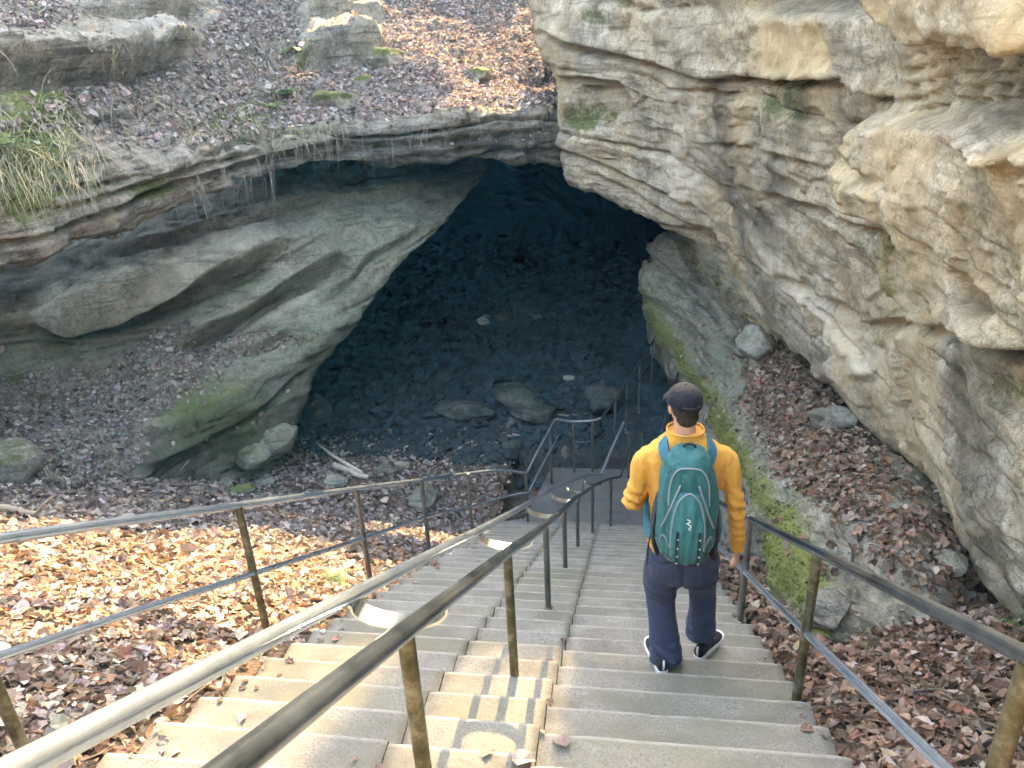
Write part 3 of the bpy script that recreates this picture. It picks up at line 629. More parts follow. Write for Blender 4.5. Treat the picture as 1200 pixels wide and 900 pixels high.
def railing(label, rails, posts, group, brackets=(), cat='railing', name='railing'):
    root = empty(name, tuple(map(float, (rails[0][0][0][0], rails[0][0][0][1], rails[0][0][0][2]-1)))); tag(root, label, cat, group)
    for K, r, m, nm in rails:
        mb = MB(); mb.tube(curve_pts(K), r, 16); mb.build(nm, m, root, angle=50)
    for top, foot in posts:
        top = np.array(top); foot = np.array(foot)
        mb = MB(); mb.tube([foot-W(0, 0, .05), foot+W(0, 0, .01), foot*.5+top*.5, top], .0245, 14); o = mb.build('post', M_post if foot[1] < 4.2 else M_gpost, root, angle=50)
        mb = MB(); ring_ = [foot+W(0, 0, -.01), foot+W(0, 0, .006), foot+W(0, 0, .014)]; mb.tube(ring_, [.036, .035, .026], 14); mb.build('grout_collar', M_conc, o, angle=50)
    for a, bb, drop in brackets:
        a = np.array(a); bb = np.array(bb); V = []; ns = 14; th = .007; wd = .031
        for i in range(ns+1):
            t = PI*i/ns; q = (a+bb)/2+(a-bb)/2*math.cos(t); q = q-W(0, 0, drop*math.sin(t)**.8)
            nin = unit((a-bb)/np.linalg.norm(a-bb)*-math.cos(t)*drop*1.0+W(0, 0, 1)*math.sin(t)*.12+1e-9)
            for sy, sn in ((-1, 0), (1, 0), (1, 1), (-1, 1)): V.append(q+W(0, sy*wd, -sy*wd*.05)+nin*th*sn)
        mb = MB(); mb.add(V, [(i*4+k, i*4+(k+1) % 4, (i+1)*4+(k+1) % 4, (i+1)*4+k) for i in range(ns) for k in range(4)]+[(3,2,1,0), (ns*4, ns*4+1, ns*4+2, ns*4+3)])
        mb.build('saddle_bracket', M_band, root, angle=50)
    return root
hz = lambda y, h: -H-S*y+h
# left railing: handrail and knee rail, its foot in the leaf bed beside the stairs
LH = [(-2.24, -1.5, hz(-1.5, 1.0)), (-2.25, 0, hz(0, 1.0)), (-2.28, 2.2, hz(2.2, .995)), (-2.3, 3.7, hz(3.7, .98)), (-2.3, 5.5, hz(5.5, .97)), (-2.3, 7.5, hz(7.5, .95)), G(548,555,9.6), G(585,551,10.25), G(606,553,10.5), G(616,554,10.62)]
LK = [(-2.24, -1.5, hz(-1.5, .50)), (-2.25, 0, hz(0, .50)), (-2.28, 2.2, hz(2.2, .49)), (-2.3, 3.7, hz(3.7, .465)), (-2.3, 5.5, hz(5.5, .44)), (-2.3, 7.5, hz(7.5, .43)), G(553,592,9.6), G(588,583,10.3), G(606,579,10.5), G(618,577,10.62)]
def postpair(x, y, htop, foot=None, ph=None): 
    z = float(zground([x], [y])[0]) if foot is None else foot
    return (x, y, hz(y, htop)), (x, y, z)
c1 = G(616,554,10.62); c1k = G(618,577,10.62); c2 = G(650,492,12.3); c2k = G(654,511,12.3)
railing('long steel handrail and knee rail on the leaf covered left side of the stairs', [(LH, .0235, M_steel, 'handrail'), (LK, .019, M_steel, 'knee_rail')],
        [postpair(-2.27, 1.82, .99), postpair(-2.3, 3.66, .975), postpair(-2.3, 5.5, .965), postpair(-2.3, 7.45, .945), ((*(G(548,555,9.55)),), (G(548,555,9.55)[0], 9.55, float(zground([-2.2],[9.55])[0]))), ((*c1,), (c1[0], c1[1], ZL))], 'railings of the cave stairs')
railing('short level rail on the left edge of the landing at the bottom of the stairs', [([c1+W(.02, .03, 0), (c1+c2)/2, c2], .0235, M_steel, 'handrail'), ([c1k+W(.02, .03, 0), (c1k+c2k)/2, c2k], .019, M_steel, 'knee_rail')],
        [((*(c1*.18+c2*.82),), ((c1*.18+c2*.82)[0], (c1*.18+c2*.82)[1], ZL))], 'railings of the cave stairs')
d1 = G(672,494,12.45); d2 = G(694,493,12.5); d3 = G(704,490,12.6)
A1 = [d3, G(735,446,14.2), G(765,400,16.2), G(776,384,17.2)]
lo = lambda p, dz: np.array(p)-W(0, 0, dz)
ft = lambda p: (float(p[0]), float(p[1]), ZL-.02-.035*max(0, p[1]-12.6))
M_old = simple('dull_dark_steel', (.10,.11,.12), .45, .8, 10, .2)
M_old2 = simple('dull_grey_steel', (.30,.33,.35), .5, .6, 10, .2)
railing('dark cross rail closing the far side of the landing before the cave floor', [([c2+W(.02,.03,0), d1, d2, d3], .023, M_old2, 'handrail'), ([lo(c2, .43)+W(.02,.03,0), lo(d1, .43), lo(d2, .43), lo(d3, .43)], .019, M_old, 'knee_rail')],
        [(d1, ft(d1)), (d2, ft(d2))], 'railings of the cave stairs')
railing('dark rail on the left of the path leading on into the cave', [([p+W(.02,.02,0) for p in A1], .023, M_old, 'handrail'), ([lo(p, .43)+W(.02,.02,0) for p in A1], .019, M_old, 'knee_rail')],
        [(p, ft(p)) for p in (G(721,467,13.35), G(735,446,14.2), G(750,423,15.2), G(765,400,16.2))], 'railings of the cave stairs')
B1 = [G(772,520,11.9), G(780,490,12.6), G(788,460,13.5), G(796,434,14.6)]
railing('dark rail on the right of the path seen beside the dark cap', [(B1, .023, M_old, 'handrail'), ([lo(p, .43) for p in B1], .019, M_old, 'knee_rail')],
        [(p, ft(p)) for p in (G(776,505,12.2), G(790,454,13.75))], 'railings of the cave stairs')
# centre double handrail carried on U shaped saddles
CL = [(-.70, -1.2, hz(-1.2, 1.0)), (-.70, 0, hz(0, 1.0)), (-.70, .9, hz(.9, .99)), (-.70, 2.2, hz(2.2, .97)), (-.70, 3.3, hz(3.3, .95)), (-.70, 4.6, hz(4.6, .94)), (-.70, 6.2, hz(6.2, .935)), (-.69, 7.6, hz(7.6, .925)), G(668,565,8.7), G(687,557.5,9.8), G(704,556,10.6)]
CR = [(-.42, -1.2, hz(-1.2, 1.04)), (-.42, 0, hz(0, 1.04)), (-.42, .9, hz(.9, 1.025)), (-.42, 1.6, hz(1.6, 1.005)), (-.42, 2.4, hz(2.4, .98)), (-.42, 3.2, hz(3.2, .945)), (-.42, 4.8, hz(4.8, .905)), (-.41, 6.2, hz(6.2, .90)), G(684,578,7.6), G(700,567,9.0), G(715,561,10.1), G(726,559,10.6)]
def at(K, y):
    Q = curve_pts(K); i = np.argmin(np.abs(Q[:, 1]-y)); return Q[i]
br = []; ps = []
for y in (-.3, 1.50, 3.13, 4.87, 6.55, 8.2, 9.5):
    a, bb = at(CL, y), at(CR, y); br.append((a-W(0, 0, .012), bb-W(0, 0, .012), .078)); m_ = (a+bb)/2
    ps.append(((m_[0], m_[1], m_[2]-.102), (m_[0], m_[1], float(tread(y, PH_M)))))
cm = G(716,558,10.55); ps.append(((*cm,), (cm[0], cm[1], ZL)))
railing('twin parallel handrails on bright U shaped saddles down the centre of the stairs', [(CL, .0205, M_steel, 'handrail'), (CR, .0205, M_dark, 'handrail')], ps, 'railings of the cave stairs', br)
EL = [G(704,556,10.62)+W(.01,.02,0), G(717,526,11.4), G(731,495,12.35)]; ER = [G(727,558,10.62)+W(.01,.02,0), G(736,530,11.4), G(744,503,12.3)]
a, bb = EL[-1], ER[-1]; e2 = G(747,504,12.5); e3 = G(760,503,12.6)
railing('twin level handrails with U shaped saddles on the landing left of the orange fleece', [(EL, .0205, M_old2, 'handrail'), (ER, .0205, M_old, 'handrail')],
        [((*((a+bb)/2-W(0,0,.12)),), ft((a+bb)/2)), ((*((e2+e3)/2-W(0,0,.09)),), ft((e2+e3)/2))], 'railings of the cave stairs', [(a+W(-.02,0,-.05), bb+W(.02,0,-.05), .10), (e2-W(0,0,.02), e3, .08)])
# right railing
RH = [(.93, -1.6, hz(-1.6, .93)), (.93, 0, hz(0, .93)), (.93, 1.5, hz(1.5, .93)), (.93, 3.1, hz(3.1, .915)), (.93, 5.0, hz(5, .895)), (.93, 7.5, hz(7.5, .89)), (.93, 9.8, hz(9.8, .90)), (.93, 10.9, ZL+.95), (.9, 11.8, ZL+.95)]
RK = [(.93, -1.6, hz(-1.6, .43)), (.93, 0, hz(0, .43)), (.93, 1.5, hz(1.5, .43)), (.93, 3.1, hz(3.1, .42)), (.93, 5.0, hz(5, .42)), (.93, 7.5, hz(7.5, .42)), (.93, 9.8, hz(9.8, .43)), (.93, 10.9, ZL+.48), (.9, 11.8, ZL+.48)]
railing('steel handrail and knee rail along the right edge of the stairs beside the rock slab', [(RH, .0235, M_dark, 'handrail'), (RK, .020, M_steel, 'knee_rail')],
        [((.93, y, hz(y, .915)), (.93, y, float(tread(y, PH_R)))) for y in (-.2, 1.46, 3.11, 4.77, 6.43, 8.1, 9.75)], 'railings of the cave stairs')
# ================================================================ leaf litter
M_leaf, nt, b = new_mat('dead_leaf'); n = N(nt)
lcv = n.attr('leafcol', 'Color'); c = n.mix(n.ramp(n.noise(60, 4, .7), [(.35, .35), (.6, 0)]), lcv, (.06,.04,.03))
n.L(c, b.inputs['Base Color']); b.inputs['Roughness'].default_value = .62; b.inputs['Specular IOR Level'].default_value = .35
tr = nt.nodes.new('ShaderNodeBsdfTranslucent'); mx = nt.nodes.new('ShaderNodeMixShader'); mx.inputs[0].default_value = .22
outn = [q for q in nt.nodes if q.type == 'OUTPUT_MATERIAL'][0]
n.L(c, tr.inputs[0]); n.L(b.outputs[0], mx.inputs[1]); n.L(tr.outputs[0], mx.inputs[2]); n.L(mx.outputs[0], outn.inputs[0])
def leaf_templates():
    T = []
    for s in range(8):
        r = np.random.default_rng(40+s); k = 11; V = [(0, 0, 0)]
        el = r.uniform(.42, .85)
        for i in range(k):
            a = 2*PI*i/k; lob = 1-.38*(i % 2)*r.uniform(.4, 1.2) if s < 6 else 1
            rr = .5*lob*r.uniform(.85, 1.1); x, y = rr*math.cos(a), rr*math.sin(a)*el
            z = r.uniform(.1, .5)*abs(y)*1.2+.35*r.uniform(-1, 1)*x*x*2+r.uniform(-.05, .05)
            V.append((x, y, z))
        T.append((np.array(V), np.array([(0, 1+i, 1+(i+1) % k) for i in range(k)])))
    return T
def small_templates():
    T = []
    for s in range(8):
        r = np.random.default_rng(80+s); w_ = r.uniform(.26, .42)
        V = np.array([(-.5, 0, 0), (-.1, -w_, .12*r.uniform(0, 2)), (.35, -w_*.7, .1*r.uniform(0, 2)), (.55, 0, r.uniform(-.2, .2)), (.3, w_*.8, .1*r.uniform(0, 2)), (-.15, w_, .12*r.uniform(0, 2)), (.08, 0, -.03)])
        T.append((V, np.array([(6, 0, 1), (6, 1, 2), (6, 2, 3), (6, 3, 4), (6, 4, 5), (6, 5, 0)])))
    return T
def sample(P, Fc, dens, seed):
    r = np.random.default_rng(seed)
    A = P[Fc[:, 0]]; B = P[Fc[:, 1]]; C_ = P[Fc[:, 2]]; D = P[Fc[:, 3]]
    cen = (A+B+C_+D)/4; nrm = np.cross(C_-A, D-B); ar = np.linalg.norm(nrm, axis=1)/2; nrm /= np.maximum(ar[:, None]*2, 1e-9)
    d = dens(cen, nrm)*ar
    k = r.poisson(np.clip(d, 0, 60)); idx = np.repeat(np.arange(len(Fc)), k)
    u = r.random((len(idx), 2))
    p = (A[idx]*(1-u[:, :1])+B[idx]*u[:, :1])*(1-u[:, 1:])+(D[idx]*(1-u[:, :1])+C_[idx]*u[:, :1])*u[:, 1:]
    return p, nrm[idx]
def leaves(name, pts, nrm, size, cols, label_kind='stuff', tpl=None, seed=1, tilt=.45, lift=.02, svar=.45, weights=None):
    r = np.random.default_rng(seed); T = tpl or leaf_templates(); n_ = len(pts); which = r.integers(0, len(T), n_)
    V = []; Fs = []; Cc = []; off = 0
    nz = nrm*np.sign(nrm[:, 2:3]+1e-9)
    up = nz+r.normal(0, tilt, (n_, 3)); up /= np.linalg.norm(up, axis=1, keepdims=True)
    t = r.normal(0, 1, (n_, 3)); t -= (t*up).sum(1, keepdims=True)*up; t /= np.linalg.norm(t, axis=1, keepdims=True); bt = np.cross(up, t)
    sz = (size(pts) if callable(size) else size)*(1+r.uniform(-svar, svar, n_)); lf = r.uniform(.0, 1, n_)**1.5*lift; sz = sz*np.where(r.random(n_) < .09, 1.6, 1.)
    col = cols(pts, r)
    for k, (TV, TF) in enumerate(T):
        m = np.where(which == k)[0]
        if not len(m): continue
        base = pts[m]+nz[m]*lf[m, None]
        q = base[:, None, :]+sz[m][:, None, None]*(TV[None, :, 0:1]*t[m][:, None, :]+TV[None, :, 1:2]*bt[m][:, None, :]+TV[None, :, 2:3]*up[m][:, None, :])
        V.append(q.reshape(-1, 3)); Fs.append((TF[None]+(np.arange(len(m))*len(TV))[:, None, None]).reshape(-1, 3)+off); off += len(m)*len(TV)
        Cc.append(np.repeat(col[m], len(TV), 0))
    me = np_mesh(name, np.concatenate(V), np.concatenate(Fs), smooth=False, attrs={'leafcol': np.concatenate(Cc)})
    return tag(link_mesh(name, me, M_leaf), kind='stuff')
def palette(lst, w_, var=.18):
    lst = np.array(lst); w_ = np.array(w_, float)/sum(w_)
    def f(p, r):
        c = lst[r.choice(len(lst), len(p), p=w_)]
        return np.clip(c*(1+r.normal(0, var, (len(p), 1)))*(1+r.normal(0, .05, (len(p), 3))), .01, .9)
    return f
warm = palette([(.46,.31,.20),(.58,.45,.34),(.36,.21,.14),(.68,.58,.47),(.24,.15,.11),(.50,.25,.13),(.42,.33,.26),(.60,.50,.44)], [5,5,4,4,4,2,3,4])
grey = palette([(.36,.30,.275),(.47,.41,.375),(.28,.22,.195),(.54,.49,.45),(.21,.165,.15),(.38,.28,.235),(.31,.275,.255)], [5,4,4,2,4,2,4])
redb = palette([(.37,.225,.155),(.46,.32,.235),(.26,.155,.11),(.50,.38,.31),(.17,.115,.09),(.40,.20,.135),(.55,.46,.39)], [6,5,5,3,4,2,1])
pink = palette([(.47,.37,.34),(.57,.48,.445),(.37,.28,.255),(.66,.59,.55),(.27,.21,.19),(.48,.32,.275),(.32,.26,.245)], [5,4,4,3,4,2,2])
def blend(a, b, f):
    def g(p, r):
        k = r.random(len(p)) < f(p); A_, B_ = a(p, r), b(p, r); return np.where(k[:, None], B_, A_)
    return g
# the ground sheet near the stairs
gxx = np.arange(-13, 4.2, .12); gyy = np.arange(-2.2, 14.6, .12); XX, YY = np.meshgrid(gxx, gyy)
GP = np.stack([XX.ravel(), YY.ravel(), zground(XX.ravel(), YY.ravel())], 1); GF = grid_faces(len(gyy), len(gxx))
def d_left(c, nn):
    x, y = c[:, 0], c[:, 1]; dist = np.hypot(x, y)
    base = np.clip(1500/(1+(dist/4.2)**2), 230, 1000)
    base *= sstep(-2.04, -2.2, x)*sstep(14.2, 12.6, y+.5*fbm(c*.8, 3))
    low = sstep(-1.7, -2.3, x) ; return base*np.where(y > 10.8, 1, low)*(1-.55*np.clip(perlin(c*.9+3)*2-.6, 0, 1))
p_, n_ = sample(GP, GF, d_left, 5)
leaves('leaf_litter', p_, n_, lambda q: .066+.020*sstep(4, 9, np.hypot(q[:, 0], q[:, 1])), blend(warm, grey, lambda q: .10+.85*sstep(5.8, 8.2, q[:, 1]-.35*(q[:, 0]+3))), seed=2, lift=.05)
def d_right(c, nn):
    x, y = c[:, 0], c[:, 1]; dist = np.hypot(x, y)
    return np.clip(1500/(1+(dist/4.)**2), 260, 1000)*sstep(.99, 1.1, x)*sstep(9.5, 8, y)*sstep(3.9, 3.3, x)*(1-.5*np.clip(perlin(c*.9+3)*2-.5, 0, 1))
p_, n_ = sample(GP, GF, d_right, 6)
leaves('leaf_litter', p_, n_, .076, redb, seed=3, lift=.055)
# shelf between slab and cliff
SLABLEAF = [(868,405),(900,395),(950,428),(1000,468),(1075,545),(1125,625),(1165,700),(1260,800),(1000,800),(985,745),(1030,700),(1010,640),(950,590),(905,560),(885,520),(866,470)]
P_, F_, N_, _, _ = SURF['mossy_rock_slab']
def d_slab(c, nn):
    px, py, _ = project(c); m = soft_poly(px, py, SLABLEAF, 25)
    bare = np.clip(perlin(c*1.1+7)*2.4-.15, 0, 1)
    return 620*m*np.clip(1.1-bare*1.1, .12, 1)*(np.abs(nn[:, 2]) > .35)*sstep(22, 14, c[:, 1])+45*(np.abs(nn[:, 2]) > .6)*sstep(16, 12, c[:, 1])
p_, n_ = sample(P_, F_, d_slab, 7)
leaves('leaf_litter', p_, n_, .078, redb, seed=4, lift=.04)
P_, F_, N_, _, _ = SURF['alcove_wall']
def d_bank(c, nn):
    px, py, _ = project(c); m = soft_poly(px, py, BANK, 16)
    return 620*m*(np.abs(nn[:, 2]) > .22)*(1-.6*np.clip(perlin(c*1.3+7)*2-.4, 0, 1))+30*(np.abs(nn[:, 2]) > .75)*(py > 400)
p_, n_ = sample(P_, F_, d_bank, 8)
leaves('leaf_litter', p_, n_, .068, grey, seed=5, tpl=small_templates(), lift=.04)
P_, F_, N_, _, _ = SURF['left_ledge_and_hillside']
def d_hill(c, nn):
    px, py, _ = project(c); m = soft_poly(px, py, LEAFY, 14)*(1-in_poly(px, py, TOPROCK))*(1-in_poly(px, py, TOPROCK2))
    thin = sstep(420, 200, px)*.45*sstep(90, 150, py)
    top1 = in_poly(px, py, [(-300,-60),(20,-60),(75,0),(92,22),(50,34),(0,30),(-300,20)])
    d = 560*(1-thin)*np.maximum(m, top1)*(np.abs(nn[:, 2]) > .18)*(1-.7*np.clip(perlin(c*1.1+17)*2.2-.5, 0, 1))+30*(np.abs(nn[:, 2]) > .7)*(py < 180)
    return d*(c[:, 1] < 34)*sstep(40, 26, c[:, 1])
p_, n_ = sample(P_, F_, d_hill, 9)
leaves('leaf_litter', p_, n_, .078, blend(pink, grey, lambda q: sstep(-4, -8, q[:, 0])*.8), seed=6, tpl=small_templates(), lift=.05)
# a few leaves blown onto the treads and the cave floor edge
r_ = np.random.default_rng(11)
q = []
for k in range(240):
    x = r_.choice([r_.uniform(-2, -1.7), r_.uniform(-2, .95), r_.uniform(.86, .965), r_.uniform(-2.0, -1.9)]); y = r_.uniform(.5, 10.3)
    ph = PH_L if x < -.955 else PH_M if x < -.34 else PH_R; q.append((x, y, float(tread(y, ph))+.004))
for p in ((-.33, 2.78), (-.37, 2.83), (-.42, 3.55)): q.append((p[0], p[1], float(tread(p[1], PH_M))+.01))
q = np.array(q); leaves('leaf_litter', q, np.tile([0, 0, 1.], (len(q), 1)), .048, blend(redb, grey, lambda p: p[:, 0]*0+.4), seed=7, tilt=.2, lift=.006)
# ================================================================ dry grass, hanging rootlets, ferns
def strands(name, roots, mat, length, hang, seed, width=.006, seg=6, outward=(0, -1, 0)):
    r = np.random.default_rng(seed); V = []; Fs = []
    for p in roots:
        L = r.uniform(*length); d = unit(np.array([r.normal(0, .5), -.6+r.normal(0, .4), r.uniform(-.2, .8)])); pos = np.array(p, float); side = unit(np.cross(d, [0, 0, 1])+r.normal(0, .2, 3))
        g = r.uniform(*hang); o = len(V)
        for k in range(seg+1):
            t = k/seg; ww = width*(1-.8*t)*.5; V += [pos-side*ww, pos+side*ww]
            d = unit(d+np.array([r.normal(0, .10), r.normal(0, .10), -g/seg])); pos = pos+d*L/seg
        Fs += [(o+2*k, o+2*k+1, o+2*k+3, o+2*k+2) for k in range(seg)]
    me = np_mesh(name, np.array(V), np.array(Fs)); return tag(link_mesh(name, me, mat), kind='stuff')
M_straw = simple('dry_grass_blades', (.42,.37,.25), .7, nscale=3, namt=.25); M_root = simple('pale_rootlets', (.34,.30,.25), .8)
M_olive = simple('olive_grass_blades', (.20,.23,.08), .7, nscale=3, namt=.25)
M_green = simple('winter_green_leaf', (.08,.15,.03), .5, nscale=9, namt=.3)
P_, F_, N_, PX, PY = SURF['left_ledge_and_hillside']
def pick(poly, n_, seed, minz=-2):
    r = np.random.default_rng(seed); m = np.where(in_poly(PX, PY, poly) & (N_[:, 2] > minz))[0]
    # vertices lie closer together where the surface is finely divided: thin them by cell
    return P_[r.choice(m, min(n_, len(m)), replace=False)]
strands('dry_grass', np.concatenate([pick([(-60,70),(30,85),(90,130),(120,200),(60,215),(-60,225)], 900, 1), pick([(210,70),(300,40),(350,30),(345,90),(300,150),(230,165),(140,150),(120,120)], 900, 2), pick([(0,5),(75,15),(110,55),(130,78),(60,45),(0,40)], 420, 3), pick([(300,150),(340,150),(420,132),(400,160),(320,172)], 140, 4)]), M_straw, (.28, .85), (1.6, 3.2), 21, width=.008)
strands('hanging_rootlets', np.concatenate([pick([(180,150),(330,150),(330,200),(200,225)], 110, 5), pick([(330,150),(640,128),(640,150),(330,180)], 60, 6), pick([(-60,160),(100,160),(130,200),(-60,240)], 60, 7)]), M_root, (.3, .9), (5, 9), 22, width=.009)
strands('green_grass', pick([(-60,90),(30,95),(80,130),(110,200),(60,230),(-60,240)], 260, 8), M_olive, (.25, .8), (1.8, 3.6), 27, width=.009)
def fern(pt, n_, L, label, seed, nrm=(0, -.4, 1)):
    r = np.random.default_rng(seed); mb = MB()
    for k in range(n_):
        a = r.uniform(0, 2*PI); d = unit(np.array([math.cos(a), math.sin(a), r.uniform(.5, 1.3)])); pos = np.array(pt, float); side = unit(np.cross(d, [0, 0, 1])); l = L*r.uniform(.6, 1.1)
        for j in range(9):
            t = j/9; w_ = l*.22*math.sin(PI*(t*.85+.12)); nx = pos+d*l/9
            for s in (-1, 1):
                tip = pos+side*s*w_+d*l*.05-W(0, 0, w_*.25)
                mb.add([pos, nx*.6+pos*.4, tip+d*l*.03, tip-d*l*.012], [(0, 1, 2, 3)])
            pos = nx; d = unit(d+W(0, 0, -.16))
    o = mb.build('fern', M_green, smooth=False); tag(o, label, 'fern', None); return o
bpy.context.view_layer.update(); DG = bpy.context.evaluated_depsgraph_get()
def hit(px, py):
    d = unit(G(px, py, 1.0)); r = sc.ray_cast(DG, Vector((0, 0, 0)), Vector(d), distance=200)
    return np.array(r[1]), np.array(r[2]), r[4]
TG = {o.name: o for o in sc.objects}
def surf_hit(px, py, skip=('leaf_litter', 'dry_grass', 'hanging', 'handrail', 'knee', 'post', 'saddle', 'grout', 'fern')):
    o0 = Vector((0, 0, 0)); d = Vector(unit(G(px, py, 1.0)))
    for _ in range(400):
        ok, loc, nn, ix, ob, _m = sc.ray_cast(DG, o0, d, distance=200)
        if not ok: return None, None
        if not any(ob.name.startswith(s) for s in skip): return np.array(loc), np.array(nn)
        o0 = loc+d*.0005
    return None, None
for (px, py), n_, L, lab, s in (((330,112), 16, .42, 'fern tuft with bright green fronds in the dry grass above the cave lip', 1), ((318,128), 12, .34, 'low dark green fern tuft just under the brighter fern on the leafy slope', 2), ((338,60), 12, .38, 'green fern tuft hanging beside the mossy corner of the upper rock layer', 3),
                                ((392,686), 14, .20, 'small green sprig in the brown leaves right behind the centre handrail', 4), ((1192,738), 12, .13, 'little green tuft at the foot of the cliff above the right handrail', 5), ((8,170), 12, .40, 'yellow green tuft among dry grass at the far left of the ledge', 6)):
    p, _n = surf_hit(px, py); fern(p+W(0, 0, .01), n_, L, lab, s)

r_ = np.random.default_rng(31); mb = MB()
for k in range(420):
    left = r_.random() < .6; x = r_.uniform(-8.5, -2.15) if left else r_.uniform(1.02, 3.0); y = r_.uniform(.8, 11.5) if left else r_.uniform(.8, 6)
    L_ = r_.uniform(.08, .42); a = r_.uniform(0, 2*PI); z = float(zground([x], [y])[0])+.035; dd = W(math.cos(a), math.sin(a), 0)*L_
    q0 = W(x, y, z); q1 = q0+dd; q1[2] = float(zground([q1[0]], [q1[1]])[0])+.03+.05*r_.random(); md = (q0+q1)/2+W(*r_.normal(0, L_*.06, 3))
    mb.tube([q0, md, q1], [.0055, .0045, .002], 5)
tag(mb.build('twig_litter', simple('twig_bark', (.22,.17,.13), .85, nscale=20, namt=.3)), kind='stuff')

mossy = palette([(.10,.14,.025),(.15,.19,.04),(.07,.10,.02),(.20,.22,.06)], [4,3,3,1])
for nm, dn in (('right_cliff', 800), ('left_ledge_and_hillside', 500), ('mossy_rock_slab', 1300), ('alcove_wall', 500)):
    P_, F_, N_, _, _ = SURF[nm]; fm = MOSS[nm][F_].mean(1)
    cen = P_[F_].mean(1); fm = fm+.35*fbm(cen*5+3, 3); near = sstep(24, 12, cen[:, 1])
    def d_m(c, nn, fm=fm, dn=dn, near=near): return dn*np.clip(fm-.52, 0, .6)*3*near
    p_, n_ = sample(P_, F_, d_m, 51); 
    if len(p_): leaves('moss', p_, n_, .015, mossy, seed=9, tpl=small_templates(), tilt=1.2, lift=.012)
# ================================================================ loose stones, sticks and logs
def stone_mesh(name, size, seed, rot, sub=4, sharp=.35, moss=0., disp=.14):
    bm = bmesh.new(); bmesh.ops.create_icosphere(bm, subdivisions=sub, radius=1)
    V = np.array([v.co[:] for v in bm.verts]); r = np.random.default_rng(seed)
    for k in range(9):          # broken faces
        d = unit(r.normal(0, 1, 3)); h = r.uniform(.55, .85); e = V@d; V = V-np.outer(np.clip(e-h, 0, None)*(1-sharp*.2), d)
    V *= 1+disp*fbm(V*1.5+seed, 3)[:, None]+disp*.25*fbm(V*6+seed, 3)[:, None]
    nrmz = V[:, 2]/np.linalg.norm(V, axis=1); V = V*np.array(size)*.5*1.15
    c, s = math.cos(rot), math.sin(rot); V = V@np.array([[c, s, 0], [-s, c, 0], [0, 0, 1]])
    Fc = np.array([[v.index for v in f.verts] for f in bm.faces]); bm.free()
    return V, Fc, nrmz
def stone(px, py, size, label, seed, mat=None, moss=0., rot=None, cat='stone', name='loose_stone', group=None, sink=.3, green=0.):
    p, _n = surf_hit(px, py)
    V, Fc, nz = stone_mesh(name, size, seed, rot if rot is not None else seed*1.3, 4, moss=moss)
    V = V+p+W(0, 0, size[2]*(.5-sink))+unit(W(p[0], p[1], 0))*size[1]*.25
    z = np.zeros(len(V)); me = np_mesh(name, V, Fc, attrs={'moss': np.clip(moss*sstep(-.2, .6, nz), 0, 1), 'green': z+green, 'dark': z, 'pale': z, 'ochre': z})
    return tag(link_mesh(name, me, mat or M_boulder), label, cat, group)
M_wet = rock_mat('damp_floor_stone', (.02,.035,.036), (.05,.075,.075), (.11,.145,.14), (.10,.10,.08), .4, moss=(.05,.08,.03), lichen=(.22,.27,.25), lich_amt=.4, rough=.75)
M_pale = rock_mat('pale_stone', (.22,.23,.19), (.36,.37,.30), (.50,.50,.42), (.38,.34,.2), .3, lich_amt=.3)
G1 = 'stones lying on the leaf bed'; G2 = 'stones on the dark cave floor'
stone(10, 565, (.85,.8,.62), 'big rounded boulder with olive moss on top at the left edge of the leaf bed', 1, moss=.55, cat='boulder', name='boulder')
stone(393, 566, (.50,.36,.16), 'pale grey green flat stone behind the left handrail near the pale log', 2, M_pale, group=G1)
stone(283, 579, (.42,.30,.12), 'flat stone covered in bright yellow green moss above the left handrail', 3, moss=1., group=G1)
stone(262, 570, (.42,.25,.12), 'dark flat stone just left of the bright mossy one', 4, group=G1, green=.6)
stone(310, 568, (.40,.25,.10), 'grey flat stone just right of the bright mossy one', 5, group=G1)
stone(496, 592, (.55,.45,.40), 'brown green boulder close behind the left railing near the landing', 6, moss=.45, cat='boulder', name='boulder')
stone(455, 556, (.34,.3,.2), 'small dark green stone at the edge of the dark cave floor', 7, green=.8, group=G1)
stone(330, 528, (.7,.6,.6), 'rounded grey rock at the foot of the alcove wall beside the cave mouth', 8, mat=M_alcove, cat='boulder', name='boulder', green=.5)
stone(296, 540, (.8,.6,.4), 'low dark mossy rock left of the rounded grey rock at the cave mouth', 9, mat=M_alcove, moss=.5, cat='boulder', name='boulder', green=.5)
stone(368, 500, (.8,1.0,.8), 'shadowy rock just inside the left side of the cave mouth', 10, mat=M_wet, cat='boulder', name='boulder')
stone(886, 412, (.75,.6,.50), 'pale yellow green boulder alone under the overhanging right cliff', 11, M_pale, cat='boulder', name='boulder', sink=.25)
stone(975, 500, (.55,.4,.26), 'grey green stone in the red leaves under the right cliff', 12, M_boulder, moss=.4)
stone(1110, 668, (.35,.3,.16), 'brown stone in the leaves at the foot of the right cliff', 13, M_slab)
stone(968, 728, (.30,.36,.2), 'mossy stone behind the right handrail at the end of the rock slab', 14, moss=.35)
stone(663, 534, (.15,.14,.28), 'small brown stone standing at the far edge of the landing', 15, M_slab)
